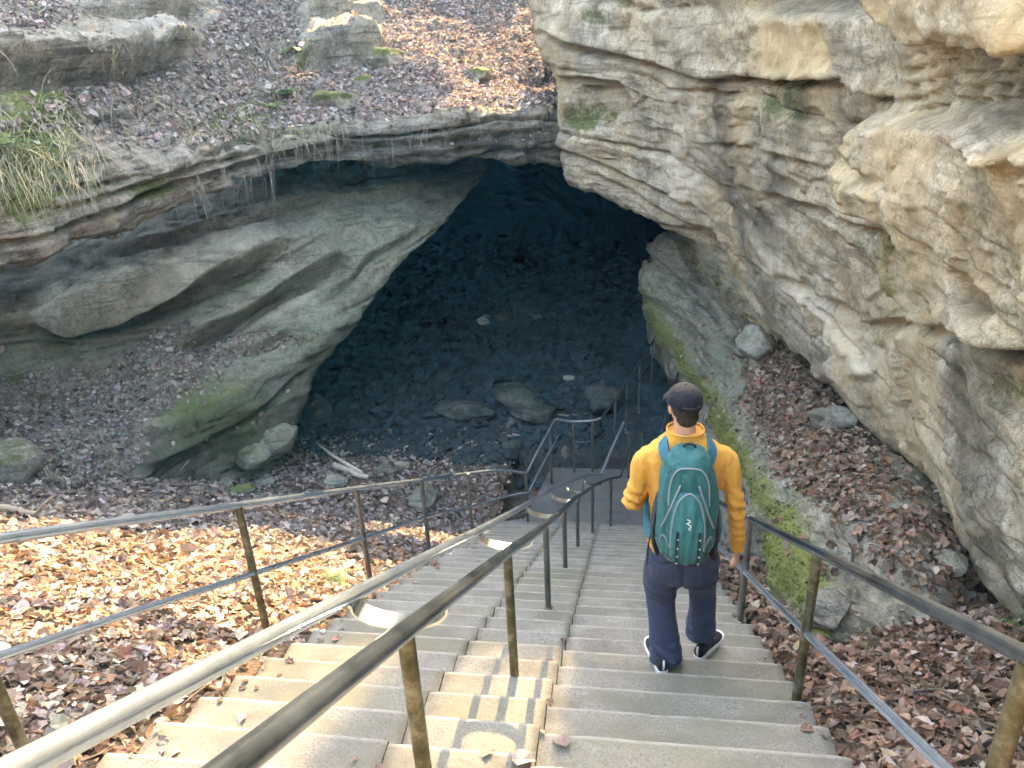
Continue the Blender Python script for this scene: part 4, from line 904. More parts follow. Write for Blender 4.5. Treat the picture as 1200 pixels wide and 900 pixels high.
for a in ((608,478,(1.5,.9,.4),'large flat olive slab of rock on the dark cave floor',21,M_wet,.5,0), (631,492,(.75,.6,.42),'rounded olive boulder just below the large flat slab',22,M_wet,.5,0), (601,500,(.4,.3,.2),'grey stone left of the rounded olive boulder',23,M_wet,0,0),
          (545,488,(1.2,.7,.35),'low grey rock left of the large flat slab in the cave',24,M_wet,0,0), (568,378,(.5,.35,.22),'pale white stone highest up on the cave floor',25,M_pale,0,0), (588,374,(.5,.4,.2),'small stone beside the pale white one deep in the cave',26,M_wet,0,0),
          (626,374,(.5,.4,.2),'small grey stone deep in the cave right of two others',27,M_wet,0,0), (520,446,(.4,.35,.2),'small stone halfway back on the left of the cave floor',28,M_wet,0,0), (667,446,(.28,.2,.15),'white speck of stone halfway back on the right of the cave floor',29,M_pale,0,0),
          (712,478,(1.1,.7,.5),'pale angular rock beside the dark path rail',30,M_wet,0,0), (440,455,(.35,.3,.2),'small stone near the left wall of the cave',31,M_wet,0,0), (470,548,(.3,.25,.15),'white stone at the near edge of the dark rubble',32,M_pale,0,0),
          (700,470,(.7,.5,.4),'grey rock just left of the pale angular one by the path rail',33,M_wet,0,0), (600,528,(.4,.3,.2),'dark green stone on the rubble left of the landing rail',34,M_wet,.4,0)):
    stone(a[0], a[1], a[2], a[3], a[4], a[5], moss=a[6], group=G2)
# countless small rubble of the cave floor
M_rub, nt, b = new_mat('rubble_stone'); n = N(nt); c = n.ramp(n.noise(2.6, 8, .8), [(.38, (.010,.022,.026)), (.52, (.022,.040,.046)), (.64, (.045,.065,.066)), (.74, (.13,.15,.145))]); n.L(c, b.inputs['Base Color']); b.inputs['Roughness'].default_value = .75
tpl = [stone_mesh('t', (1, 1, .6), 60+k, 0, 1)[:2] for k in range(6)]
r = np.random.default_rng(5); V = []; Fs = []; off = 0
K_ = 5200; yy = 12.7+r.random(K_)**1.6*16; xx = r.uniform(0, 1, K_)*(9.2+.15*(yy-12))-6.2-.15*(yy-12)
ok = ~((-.6 < xx-.05*(yy-12)) & (xx-.05*(yy-12) < 1.5) & (yy < 20)) & ~((yy < 13.2) & (-1.4 < xx) & (xx < 1.0)); zz = zground(xx, yy)
for k in np.where(ok)[0]:
    s = .04+.34*r.random()**3.6; TV, TF = tpl[k % 6]; a = r.uniform(0, 6.28); c_, s_ = math.cos(a), math.sin(a)
    Q = TV*s*r.uniform(.6, 1.4, 3); Q = Q@np.array([[c_, s_, 0], [-s_, c_, 0], [0, 0, 1]])
    V.append(Q+W(xx[k], yy[k], zz[k]+s*.12)); Fs.append(TF+off); off += len(TV)
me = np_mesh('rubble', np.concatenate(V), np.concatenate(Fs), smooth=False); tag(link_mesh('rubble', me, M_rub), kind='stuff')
# sticks and logs
M_bark = simple('weathered_bark', (.30,.24,.18), .85, nscale=(8, 8, 30), namt=.3, bump=.6); M_bare = simple('barkless_pale_wood', (.50,.45,.37), .75, nscale=14, namt=.2, bump=.4)
def stick(pxs, r0, label, mat, name='stick', cat='stick', lifts=None, branches=(), r1=.4):
    pts = []
    for i, (px, py) in enumerate(pxs):
        p, _n = surf_hit(px, py)
        if p is None: print('MISS', label, px, py); continue
        pts.append(p)
    pts = np.array(pts); 
    if lifts: pts[:, 2] += np.array(lifts)
    pts[:, 2] += r0*.8
    K = upsample(pts, 6, 0); K += .3*r0*np.stack([perlin(K*5), perlin(K*5+9), perlin(K*5+4)], 1)*3
    mb = MB(); mb.tube(K, np.linspace(r0, r0*r1, len(K)), 9)
    for t, d, L in branches:
        o = K[int(t*(len(K)-1))]; dd = unit(d); mb.tube([o, o+dd*L*.5+W(0, 0, .02), o+dd*L], [r0*.5, r0*.35, r0*.15], 6)
    return tag(mb.build(name, mat), label, cat)
stick([(-15,594),(20,602),(55,609),(80,612)], .045, 'brown fallen branch lying in the leaves at the far left', M_bark, 'fallen_branch', 'branch', branches=[(.6, (.5,.3,.5), .25)])
p, _ = surf_hit(209, 556); mb = MB(); mb.tube([p, p+W(.10,.05,.13), p+W(.22,.06,.25)], [.016,.012,.006], 7); tag(mb.build('stick', M_bare), 'thin pale stick poking up out of the leaves below the mossy wall', 'stick')
p, _ = surf_hit(372, 531); q_, _ = surf_hit(425, 560); a = p+W(0,0,.25); bq = q_+W(0,0,.10); mb = MB(); mb.tube([a, a*.6+bq*.4-W(0,0,.05), bq], [.018,.03,.045], 8); tag(mb.build('stick', M_bare), 'bent pale stick sloping down onto the pale log at the cave mouth', 'stick')
stick([(392,549),(410,556),(432,561)], .06, 'thick pale log lying at the edge of the leaf bed', M_bare, 'log', 'log', r1=.8)
stick([(318,549),(330,547),(345,551)], .012, 'thin twig lying before the cave mouth rocks', M_bare)
p, _ = surf_hit(60, 566); mb = MB()
for d in ((-.08,.02,.28),(.02,.05,.2),(.15,.02,.22),(.05,-.03,.3)): mb.tube([p, p+W(*d)*.5+W(.01,0,0), p+W(*d)], [.014,.01,.004], 6)
tag(mb.build('dead_sapling', M_bare), 'cluster of bare dead stems beside the mossy boulder at the left edge', 'dead stems')
stick([(452,156),(470,148),(500,128),(520,118)], .010, 'bare branch hanging over the dark lip above the cave', M_bark, 'fallen_branch', 'branch')
stick([(640,482),(662,488),(690,485)], .025, 'thin brown branch lying across the cave floor by the olive slab', M_bark, 'fallen_branch', 'branch')
for (px, py), s_, lab, sd in (((390,124),(.9,.6,.4),'dark green mossy stone on the leafy slope above the lip',41),((452,74),(.9,.6,.45),'mossy stone at the foot of the upper rock layer',42),((563,92),(.5,.4,.3),'dark stone half buried in the pink leaves of the slope',43),((425,100),(.5,.4,.3),'small mossy stone above the dark green one',44)):
    stone(px, py, s_, lab, sd, M_ledge, moss=.8)
# ================================================================ the person walking down, seen from behind
def cloth(name, c, rough=.8, var=.12, weave=260):
    m, nt, b = new_mat(name); n = N(nt)
    cc = n.mix(n.noise(5, 5, .6), tuple(x*(1-var) for x in c), tuple(min(1, x*(1+var)) for x in c)); n.L(cc, b.inputs['Base Color'])
    b.inputs['Roughness'].default_value = rough; b.inputs['Specular IOR Level'].default_value = .3; b.inputs['Sheen Weight'].default_value = .05
    nb = n.bump(n.noise((9, 9, 5), 5, .6, dist=.8), .8, .03); nb = n.bump(n.noise(weave, 2), .25, .002, nb); n.L(nb, b.inputs['Normal']); return m
M_fleece = cloth('orange_fleece', (.74,.36,.075), .9, .10, 320); M_pants = cloth('navy_trousers', (.040,.058,.108), .75, .18, 400)
M_skin = simple('skin', (.55,.32,.23), .5, nscale=12, namt=.08); M_hair = simple('dark_hair', (.018,.013,.010), .6, nscale=(60, 60, 14), namt=.4, bump=.6, bscale=90)
M_cap = cloth('dark_cap_cotton', (.008,.012,.021), .8, .15, 400); M_shoe = cloth('black_shoe_mesh', (.012,.012,.015), .7, .2, 300); M_sole = simple('white_shoe_sole', (.78,.78,.78), .55)
M_pack = cloth('teal_nylon', (.010,.135,.135), .55, .18, 500); M_pack2 = cloth('light_teal_nylon', (.016,.18,.19), .5, .12, 500); M_strap = cloth('blue_teal_strap', (.015,.15,.21), .6, .1, 400)
M_pipe = simple('grey_piping', (.22,.27,.31), .5); M_mesh = cloth('charcoal_mesh_pocket', (.035,.04,.05), .8, .2, 200); M_tagw = simple('reflective_white', (.75,.78,.78), .4); M_black = simple('black_webbing', (.012,.013,.016), .6)
M_eye = simple('eye_white', (.8,.8,.78), .3)
def displace(o, fn):
    me = o.data; n_ = len(me.vertices); co = np.empty(n_*3, np.float32); me.vertices.foreach_get('co', co); nr = np.empty(n_*3, np.float32); me.vertices.foreach_get('normal', nr)
    co = co.reshape(-1, 3).astype(float); nr = nr.reshape(-1, 3); d = fn(co); d = d[:, None]*nr if d.ndim == 1 else d
    me.vertices.foreach_set('co', (co+d).astype(np.float32).ravel()); me.update()
def spline(pts, n=8): return upsample(np.array(pts, float), n, 0)
def limb(mb, pts, rad, n=8, seg=20, sq=1.0):
    K = spline([list(p)+[r] for p, r in zip(pts, rad)], n); mb.tube(K[:, :3], K[:, 3], seg, squash=sq)
def oval(z, cx, cy, rx, ry, n=28, pw=2.3, tiltx=0):
    out = []
    for k in range(n):
        a = 2*PI*k/n; c, s = math.cos(a), math.sin(a); out.append(W(cx+rx*np.sign(c)*abs(c)**(2/pw), cy+ry*np.sign(s)*abs(s)**(2/pw), z+tiltx*c))
    return out
PY = 3.62; ZP = 0.
person = empty('person', (.33, PY, -3.52)); tag(person, 'person in orange fleece, navy trousers and dark cap walking down the stairs seen from behind', 'person')
HC = W(.325, 3.64, -1.80); yaw = math.radians(16); RZ = np.array([[math.cos(yaw), -math.sin(yaw), 0], [math.sin(yaw), math.cos(yaw), 0], [0, 0, 1]])
h = lambda x, y, z: HC+RZ@W(x, y, z)
def hand(mb, wrist, fwd, palm_n, curl, L=.185, thumb_side=1):
    f = unit(fwd); pn = unit(palm_n-np.dot(palm_n, f)*f); sd = np.cross(f, pn)*thumb_side
    c = wrist+f*L*.27
    mb.ell(c, (.040, .016, L*.29), np.stack([sd, pn, f], 1))
    limb(mb, [wrist-f*.05, wrist, wrist+f*.03], [.027, .025, .024], 4, 12)
    for k, (off, ln) in enumerate(((.030, .070), (.010, .080), (-.011, .074), (-.030, .058))):
        b0 = wrist+f*L*.46+sd*off; d = f; p = [b0-f*.02, b0]; q = b0
        for j, seg in enumerate((.45, .32, .25)):
            an = curl*(.35+.5*j); dd = unit(f*math.cos(an)+pn*math.sin(an)); q = q+dd*ln*seg; p.append(q)
        limb(mb, p, [.0092, .0092, .0086, .0080, .0066], 4, 10)
    t0 = wrist+f*.03+sd*.022; t1 = t0+unit(sd*.8+f*.7+pn*.3)*.038; t2 = t1+unit(f*.9+sd*.25+pn*.45)*.030; limb(mb, [t0, t1, t2, t2+unit(f*.8+pn*.6)*.022], [.014, .0115, .0095, .0075], 4, 10)
mb = MB()
# head, neck, ears, nose, brow, chin
mb.ell(h(0, -.006, .02), (.074, .094, .095)); mb.ell(h(0, .030, -.045), (.058, .062, .072)); mb.ell(h(0, .072, -.095), (.026, .022, .022))
mb.loft([oval(HC[2]-.02, *h(0, -.02, 0)[:2], .055, .060), oval(HC[2]-.09, .328, 3.625, .054, .058), oval(HC[2]-.15, .335, 3.62, .058, .060), oval(HC[2]-.20, .34, 3.62, .085, .065)])
for s in (-1, 1): mb.ell(h(s*.076, -.002, -.015), (.010, .020, .032), RZ); mb.ell(h(s*.080, -.008, -.005), (.006, .014, .022), RZ)
limb(mb, [h(0, .086, .018), h(0, .098, -.005), h(0, .106, -.022), h(0, .088, -.032)], [.008, .010, .013, .011], 4, 10)
for s in (-1, 1): mb.ell(h(s*.030, .084, .022), (.020, .008, .008), RZ); mb.ell(h(s*.038, .066, -.025), (.022, .018, .018), RZ)
mb.ell(h(0, .088, -.058), (.022, .009, .006), RZ); mb.ell(h(0, .086, -.070), (.018, .009, .006), RZ)
# torso core and arms under the clothes, hands
mb.loft([oval(z, x, 3.62, rx, ry) for z, x, rx, ry in ((-2.00, .34, .10, .07), (-2.10, .345, .19, .095), (-2.3, .345, .165, .105), (-2.5, .35, .14, .10), (-2.72, .355, .155, .105), (-2.86, .355, .13, .10))])
SHL, SHR = W(.165, 3.62, -2.085), W(.525, 3.62, -2.075)
ELL, WRL = W(.072, 3.59, -2.375), W(.165, 3.83, -2.40)
ELR, WRR = W(.622, 3.60, -2.40), W(.662, 3.66, -2.705)
limb(mb, [SHL, (SHL+ELL)/2, ELL, (ELL+WRL)/2, WRL], [.036, .034, .030, .029, .025]); limb(mb, [SHR, (SHR+ELR)/2, ELR, (ELR+WRR)/2, WRR], [.036, .034, .030, .029, .025])
hand(mb, WRL+W(.01, .02, 0), W(.45, .8, .1), W(.5, -.2, -.8), .9, thumb_side=-1); hand(mb, WRR, W(.06, .22, -.95), W(-.9, .25, 0), .75, thumb_side=1)
for x, kn, an in ((.27, W(.255, 3.68, -3.08), W(.282, 3.60, -3.42)), (.44, W(.50, 3.80, -3.09), W(.522, 3.895, -3.60))):
    limb(mb, [W(x, 3.62, -2.78), (W(x, 3.62, -2.78)+kn)/2, kn, (kn+an)/2, an], [.08, .075, .056, .055, .038])
body = mb.build('body', M_skin, person, remesh=.0052, smooth_it=3)
for s in (-1, 1):
    mb = MB(); mb.ell(h(s*.030, .080, .004), (.013, .011, .011)); mb.build('eye', M_eye, body)
# hair below the cap
mb = MB(); mb.ell(h(0, -.016, .014), (.080, .092, .096)); mb.ell(h(0, -.045, -.055), (.058, .050, .055)); hair = mb.build('hair', M_hair, person, remesh=.006, smooth_it=2)
def hairfn(co):
    q = (co-HC)@RZ; d = .004*fbm(co*np.array([60, 60, 20]), 2)
    face = sstep(.02, .05, q[:, 1])+sstep(-.095, -.115, q[:, 2])+sstep(.055, .07, np.abs(q[:, 0]))*sstep(.01, -.02, q[:, 2])*sstep(-.02, .01, q[:, 1])
    return d-.03*np.clip(face, 0, 1)
displace(hair, hairfn)
# cap: crown with panels, button, brim pointing ahead, closing strap
mb = MB(); rings = []
for j in range(10):
    t = j/9*PI/2; rr = math.cos(t); rings.append([h((.092+.002*math.cos(6*2*PI*k/36))*rr*math.cos(2*PI*k/36), -.006+.108*rr*math.sin(2*PI*k/36), .018+.100*math.sin(t)**.92+(.010*math.sin(2*PI*k/36) if j == 0 else 0)) for k in range(36)])
mb.loft(rings); inner = []
cap = mb.build('cap', M_cap, person)
sol = cap.modifiers.new('thick', 'SOLIDIFY'); sol.thickness = .003
mb = MB(); V = []; Fs = []
for i in range(13):
    a = math.radians(-62+124*i/12); 
    for j, rr in enumerate((.0, .45, 1.)):
        ext = rr*.072*math.cos(a)**.6
        for dz in (0, -.004): V.append(h(.092*math.sin(a)*(1+rr*.06), -.006+.106*math.cos(a)+ext, .022-.018*rr*(1+.4*math.sin(a)**2)+dz))
for i in range(12):
    for j in range(2):
        o_ = i*6+j*2; Fs += [(o_, o_+2, o_+8, o_+6), (o_+1, o_+7, o_+9, o_+3)]
    Fs += [(i*6+4, i*6+5, i*6+11, i*6+10), (i*6, i*6+6, i*6+7, i*6+1)]
Fs += [(0, 1, 3, 2), (2, 3, 5, 4), (72, 74, 75, 73), (74, 76, 77, 75)]
mb.add(V, Fs); mb.build('brim', M_cap, cap)
mb = MB(); mb.ell(h(0, -.006, .119), (.007, .007, .004)); mb.build('button', M_cap, cap)
mb = MB(); limb(mb, [h(-.05, -.098, .030), h(0, -.118, .026), h(.05, -.098, .030)], [.006, .006, .006], 5, 8); mb.build('closing_strap', M_black, cap)
# fleece
mb = MB()
mb.loft([oval(z, x, y, rx, ry, pw=2.5) for z, x, y, rx, ry in ((-1.965, .338, 3.62, .095, .082), (-1.995, .34, 3.62, .128, .092), (-2.04, .345, 3.62, .188, .108), (-2.10, .345, 3.625, .215, .122), (-2.2, .345, 3.63, .205, .132), (-2.35, .345, 3.63, .185, .132), (-2.5, .35, 3.63, .178, .130), (-2.62, .352, 3.63, .190, .136), (-2.675, .355, 3.63, .192, .137))])
limb(mb, [SHL+W(.03, 0, -.005), SHL+W(-.035, 0, -.04), (SHL+ELL)/2+W(-.02, 0, 0), ELL+W(-.005, -.005, 0), (ELL*.5+WRL*.5), WRL+W(-.008, -.015, 0)], [.060, .062, .053, .050, .044, .034], 10, 24)
limb(mb, [SHR+W(-.03, 0, -.005), SHR+W(.035, 0, -.04), (SHR+ELR)/2+W(.015, 0, 0), ELR, (ELR*.5+WRR*.5), WRR+W(0, 0, .0)], [.060, .062, .053, .048, .042, .034], 10, 24)
mb.loft([oval(z, x, 3.622, rx, ry) for z, x, rx, ry in ((-1.938, .335, .092, .083), (-1.955, .335, .096, .086), (-1.985, .338, .108, .090), (-2.03, .34, .15, .10))])
fl = mb.build('fleece_jacket', M_fleece, person, remesh=.0075, smooth_it=4)
def folds(co):
    d = .010*fbm(co*np.array([8, 8, 5.]), 3)-.006*np.abs(perlin(co*np.array([14,14,9.])))
    for c_, am in ((ELL, .010), (ELR, .008)):
        r2 = np.exp(-(np.linalg.norm(co-c_, axis=1)/.10)**2); d += am*1.3*r2*np.sin(co[:, 2]*95+co[:, 0]*40+4*perlin(co*9))
    d += .006*np.exp(-((co[:, 2]+2.60)/.05)**2)*np.sin(co[:, 2]*110+3*perlin(co*8))
    d += .007*sstep(-2.55, -2.62, co[:, 2])*np.sin(np.arctan2(co[:, 1]-3.63, co[:, 0]-.35)*9+3*perlin(co*6))
    dd = np.abs(np.linalg.norm((co-(SHR+W(-.02,0,0)))*W(1, .2, 1.3), axis=1)-.085); d -= .004*np.exp(-(dd/.008)**2)
    dd = np.abs(np.linalg.norm((co-(SHL+W(.02,0,0)))*W(1, .2, 1.3), axis=1)-.085); d -= .004*np.exp(-(dd/.008)**2)
    return d
displace(fl, folds)
mb = MB(); K = [oval(-1.935, .335, 3.622, .094, .085), oval(-1.93, .335, 3.622, .088, .080)]
mb.tube(K[0]+[K[0][0]], .006, 8); mb.build('collar_edge', M_fleece, fl)
mb = MB(); mb.tube([WRR+W(-.04,0,.0)*0+W(0,0,.006), WRR+W(.001,.004,-.012)], [.035, .032], 18); mb.build('cuff', M_fleece, fl)
# trousers with flared hems
mb = MB()
mb.loft([oval(z, x, 3.63, rx, ry, pw=2.5) for z, x, rx, ry in ((-2.615, .352, .168, .122), (-2.68, .355, .192, .142), (-2.76, .357, .206, .152), (-2.85, .358, .195, .145), (-2.90, .358, .15, .11))])
def leg(pts, rad): limb(mb, pts, rad, 10, 26)
leg([W(.262,3.63,-2.74), W(.250,3.65,-2.90), W(.246,3.68,-3.06), W(.262,3.645,-3.22), W(.283,3.59,-3.40), W(.290,3.575,-3.485)], [.108, .108, .092, .084, .092, .102])
leg([W(.448,3.63,-2.74), W(.472,3.70,-2.90), W(.497,3.79,-3.08), W(.510,3.825,-3.26), W(.520,3.86,-3.46), W(.524,3.865,-3.525)], [.108, .104, .086, .082, .092, .100])
tr_ = mb.build('trousers', M_pants, person, remesh=.0075, smooth_it=4)
def pfold(co):
    d = .006*fbm(co*np.array([6, 6, 4.]), 3)
    for z0, x0, am in ((-2.98, .25, .010), (-3.08, .25, .008), (-3.36, .28, .008), (-3.44, .28, .009), (-2.97, .47, .009), (-3.42, .52, .007), (-3.5, .52, .008)):
        d += am*np.exp(-((co[:, 2]-z0)/.035)**2)*np.exp(-((co[:, 0]-x0)/.13)**2)*np.sin(co[:, 2]*75+co[:, 0]*35+4*perlin(co*7))
    d -= .010*np.exp(-((co[:, 0]-.357)/.012)**2)*sstep(3.62, 3.56, co[:, 1])*sstep(-2.66, -2.74, co[:, 2])
    d -= .005*np.exp(-((co[:, 2]+2.69+.25*np.abs(co[:, 0]-.357))/.006)**2)*sstep(3.62, 3.58, co[:, 1])
    return d
displace(tr_, pfold)
for x0, s in ((.25, -1), (.465, 1)):
    mb = MB(); mb.tube([W(x0-.055, 3.543, -2.845-.004*s), W(x0, 3.533, -2.852), W(x0+.055, 3.548, -2.845+.004*s)], .0035, 6); mb.build('pocket_seam', M_black, tr_)
# shoes
def shoe(heel, ang, pitch, label=None):
    c, s = math.cos(ang), math.sin(ang); cp, sp = math.cos(pitch), math.sin(pitch)
    def T(x, y, z): y2, z2 = y*cp-z*sp, y*sp+z*cp; return heel+W(x*c+y2*s, -x*s+y2*c, z2)
    def sect(y, w, z0, z1, n=18): return [T(w*math.cos(2*PI*k/n)*1.0, y, z0+(z1-z0)*(.5+.5*math.sin(2*PI*k/n))) for k in range(n)]
    mb = MB(); mb.loft([sect(y, w, .022, t) for y, w, t in ((-.008, .020, .07), (.0, .032, .095), (.03, .038, .105), (.08, .038, .10), (.13, .043, .082), (.19, .048, .066), (.235, .045, .055), (.265, .032, .045), (.276, .014, .036))])
    up = mb.build('shoe', M_shoe, person, remesh=.005, smooth_it=2)
    mb = MB(); n = 40; out = []
    prof = [(.0, -.016), (.024, -.012), (.036, .02), (.038, .08), (.044, .14), (.051, .19), (.049, .24), (.036, .275), (.014, .290)]
    pts = [(x, y) for x, y in prof]+[(-x, y) for x, y in prof[::-1][:-1]]
    rings = [[T(x*f, y if True else y, z) for x, y in pts] for z, f in ((.0, .92), (.004, .98), (.018, 1.04), (.034, 1.0), (.036, .9))]
    mb.loft(rings); mb.build('sole', M_sole, up, angle=40)
    mb = MB(); mb.tube([T(0, -.010, .05), T(0, -.016, .085), T(0, -.010, .118)], [.006, .007, .006], 8); mb.build('heel_tab', M_tagw, up)
    mb = MB()
    for j in range(4): mb.tube([T(-.026, .10+.022*j, .098-.008*j), T(0, .10+.022*j, .106-.008*j), T(.026, .10+.022*j, .098-.008*j)], .003, 6)
    mb.build('lace', M_tagw, up)
shoe(W(.268, 3.485, -3.517), math.radians(-14), 0); shoe(W(.505, 3.795, -3.687), math.radians(34), 0)
# ================================================================ backpack
bag = empty('backpack', (.345, 3.46, -2.70)); tag(bag, 'teal hiking backpack with grey piping worn on the back of the orange fleece', 'backpack')
def bagring(z, w, d, y=3.50, n=34, cx=.345): return [W(cx+w*np.sign(math.cos(a))*abs(math.cos(a))**.75, y-.01-(d*(max(0, -math.sin(a)))**.8 if math.sin(a) < 0 else -.03*math.sin(a)), z) for a in [2*PI*k/n for k in range(n)]]
BZ = ((-1.958, .050, .05, 0), (-1.975, .085, .10, .004), (-2.02, .118, .135, .006), (-2.09, .136, .155, .006), (-2.2, .152, .175, .004), (-2.32, .163, .190, .0), (-2.42, .166, .195, 0), (-2.50, .157, .185, 0), (-2.565, .132, .165, .004), (-2.61, .095, .13, .008), (-2.628, .05, .09, .01))
mb = MB(); mb.loft([bagring(z, w, d) for z, w, d, _ in BZ])
bb = mb.build('pack_body', M_pack, bag, remesh=.007, smooth_it=3)
def bfold(co):
    ax = co[:, 0]-.345; t = (co[:, 2]+2.67)/.71
    d = .010*fbm(co*np.array([8, 8, 4.]), 4)-.006*np.abs(perlin(co*np.array([16, 16, 8.])))+.005*np.sin(ax*95+4*perlin(co*5))*sstep(-1.97, -2.1, co[:, 2])
    g = lambda v, w_: np.exp(-(v/w_)**2)
    d -= .010*g(np.abs(ax)-.088-.03*np.sin(PI*np.clip(t, 0, 1)), .007)
    return d
displace(bb, bfold)
def on_bag(x, z, out=.004):
    zz = [b_[0] for b_ in BZ][::-1]; w_ = np.interp(z, zz, [b_[1] for b_ in BZ][::-1]); d_ = np.interp(z, zz, [b_[2] for b_ in BZ][::-1])
    a = min(.999, abs(x-.345)/w_); ca = a**(1/.75); sa = math.sqrt(max(0, 1-ca*ca)); return W(x, 3.49-d_*sa**.8-out, z)
def pipe(pts, r, mat, name, parent, out=.003):
    mb = MB(); K = spline([on_bag(x, z, out) for x, z in pts], 6); mb.tube(K, r, 8); return mb.build(name, mat, parent)
# front pocket, standing proud of the body
mb = MB(); rings = []
for z, w_, o_ in ((-2.14, .03, .004), (-2.16, .062, .018), (-2.22, .082, .026), (-2.32, .094, .030), (-2.42, .098, .030), (-2.49, .092, .026), (-2.56, .075, .018), (-2.595, .05, .006)):
    fr = [on_bag(.345+w_*u, z, o_*(1-abs(u)**3)+.001) for u in np.linspace(-1, 1, 13)]; rings.append(fr+[p+W(0, .03, 0) for p in fr[::-1]])
mb.loft(rings); pk = mb.build('front_pocket', M_pack2, bag, remesh=.006, smooth_it=2)
displace(pk, lambda co: .004*fbm(co*np.array([12, 12, 6.]), 3)+.003*np.sin((co[:, 0]-.345)*120+4*perlin(co*5)))
pipe([(.262,-2.47),(.262,-2.36),(.272,-2.26),(.298,-2.175),(.345,-2.135),(.392,-2.175),(.418,-2.26),(.428,-2.36),(.43,-2.47)], .0050, M_pipe, 'pocket_piping', pk, .016)
pipe([(.245,-2.22),(.252,-2.10),(.285,-2.03),(.345,-2.015),(.405,-2.03),(.438,-2.10),(.447,-2.22)], .0045, M_pipe, 'lid_piping', bag)
pipe([(.262,-2.47),(.225,-2.40),(.205,-2.52)], .004, M_pipe, 'compression_strap', bag); pipe([(.43,-2.47),(.465,-2.40),(.487,-2.52)], .004, M_pipe, 'compression_strap', bag)
pipe([(.30,-2.10),(.25,-2.25),(.215,-2.36)], .0055, M_pipe, 'compression_strap', bag); pipe([(.39,-2.10),(.44,-2.25),(.478,-2.36)], .0055, M_pipe, 'compression_strap', bag)
pipe([(.19,-2.48),(.215,-2.56),(.27,-2.61)], .005, M_pipe, 'base_piping', bag); pipe([(.50,-2.48),(.475,-2.56),(.42,-2.61)], .005, M_pipe, 'base_piping', bag)
for x in (.292, .402):
    o_ = pipe([(x,-2.34),(x-.003,-2.42),(x,-2.51),(x+.004,-2.58)], .006, M_black, 'daisy_chain', bag, .028)
    for z in (-2.38, -2.435, -2.49, -2.545):
        mb = MB(); mb.ell(on_bag(x+.003, z, .036), (.0045, .003, .0045), seg=10, rings=6); mb.build('reflective_dot', M_tagw, o_)
# small white lizard-like swirl printed on the pocket
mb = MB()
K = spline([on_bag(x, z, .032) for x, z in ((.336,-2.262),(.352,-2.272),(.340,-2.288),(.356,-2.300),(.346,-2.316),(.360,-2.322))], 6); mb.tube(K, .0026, 6)
for a_, b_ in (((.345,-2.280),(.330,-2.288)), ((.350,-2.297),(.366,-2.290))): mb.tube([on_bag(*a_, .032), on_bag(*b_, .032)], .0018, 6)
mb.build('white_swirl_mark', M_tagw, pk)
for s, x0 in ((-1, .345-.17), (1, .345+.17)):
    mb = MB(); mb.loft([[W(x0+s*(.012*math.cos(a)+bul-.008), 3.47+.060*math.sin(a), z) for a in [2*PI*k/16 for k in range(16)]] for z, bul in ((-2.26, -.020), (-2.32, -.004), (-2.44, .008), (-2.54, .0), (-2.60, -.020))])
    mb.build('side_pocket', M_mesh, bag)
# haul loop and shoulder straps running over the shoulders
mb = MB(); mb.tube(spline([W(.312,3.475,-1.985), W(.318,3.462,-1.945), W(.345,3.455,-1.930), W(.372,3.462,-1.945), W(.378,3.475,-1.985)], 6), .0065, 10); mb.build('haul_loop', M_black, bag)
def band(K, w_, th, name, mat, wdir=None):
    K = spline(K, 8); T = np.gradient(K, axis=0); V = []; n_ = len(K)
    for i in range(n_):
        t = unit(T[i]); out = unit((K[i]-W(.345, 3.63, K[i][2]-.1))*W(1, 1, 1)); sd = unit(np.cross(t, out)); up = np.cross(sd, t)
        for a_, b_ in ((-1, 0), (1, 0), (1, 1), (-1, 1)): V.append(K[i]+sd*w_*.5*a_+up*th*b_)
    mb = MB(); mb.add(V, [(i*4+k, i*4+(k+1) % 4, (i+1)*4+(k+1) % 4, (i+1)*4+k) for i in range(n_-1) for k in range(4)]+[(3,2,1,0), tuple((n_-1)*4+k for k in range(4))]); return mb.build(name, mat, bag, angle=50)
for s in (-1, 1):
    cx = .345
    band([W(cx+s*.075,3.49,-2.09), W(cx+s*.105,3.50,-2.045), W(cx+s*.120,3.545,-2.005), W(cx+s*.115,3.62,-1.995), W(cx+s*.115,3.70,-2.035), W(cx+s*.13,3.76,-2.12), W(cx+s*.155,3.775,-2.25), W(cx+s*.185,3.72,-2.40), W(cx+s*.190,3.60,-2.50), W(cx+s*.165,3.50,-2.54)], .058, .012, 'shoulder_strap', M_strap)
mb = MB(); mb.tube(spline([W(.20,3.50,-2.42), W(.172,3.49,-2.50), W(.160,3.50,-2.60), W(.155,3.51,-2.74)], 6), .004, 6); mb.build('loose_webbing', M_black, bag)
# ================================================================ unseen trees added over the hill, crowns shaped to leave the sun patches
M_blocker = simple('blocker_foliage', (.05,.09,.03), .7, nscale=2, namt=.3); M_trunk = simple('blocker_trunk_bark', (.16,.12,.09), .9, nscale=(6, 6, 1.5), namt=.3, bump=.8)
e_ = math.radians(38); LD = W(0, math.cos(e_), math.sin(e_)); VD = W(0, -math.sin(e_), math.cos(e_))
def lit(u, v):
    w1 = .08*np.sin(u*7+v*3); s_ = .10       # s_: the crown edge lies this far outside the sun gap
    vl = np.maximum(-8.4, -6.9-.85*(u+5.9))+.35*np.sin(u*2.3+1)+.2*np.sin(u*6); vh = -4.35+.35*np.sin(u*3+1.)
    stripe = (np.abs(v+5.6+.18*u+.12*np.sin(u*5)) < .22) & (u > -4.6)
    return np.where(u > -.30, v > -3.52+w1, np.where(u > -.92, v > -5.08+.02*np.sin(u*9), np.where(u > -1.3, v > -3.2+w1, np.where(u > -2.2, v > -4.98+w1, (vl < v) & (v < vh) & ~stripe))))
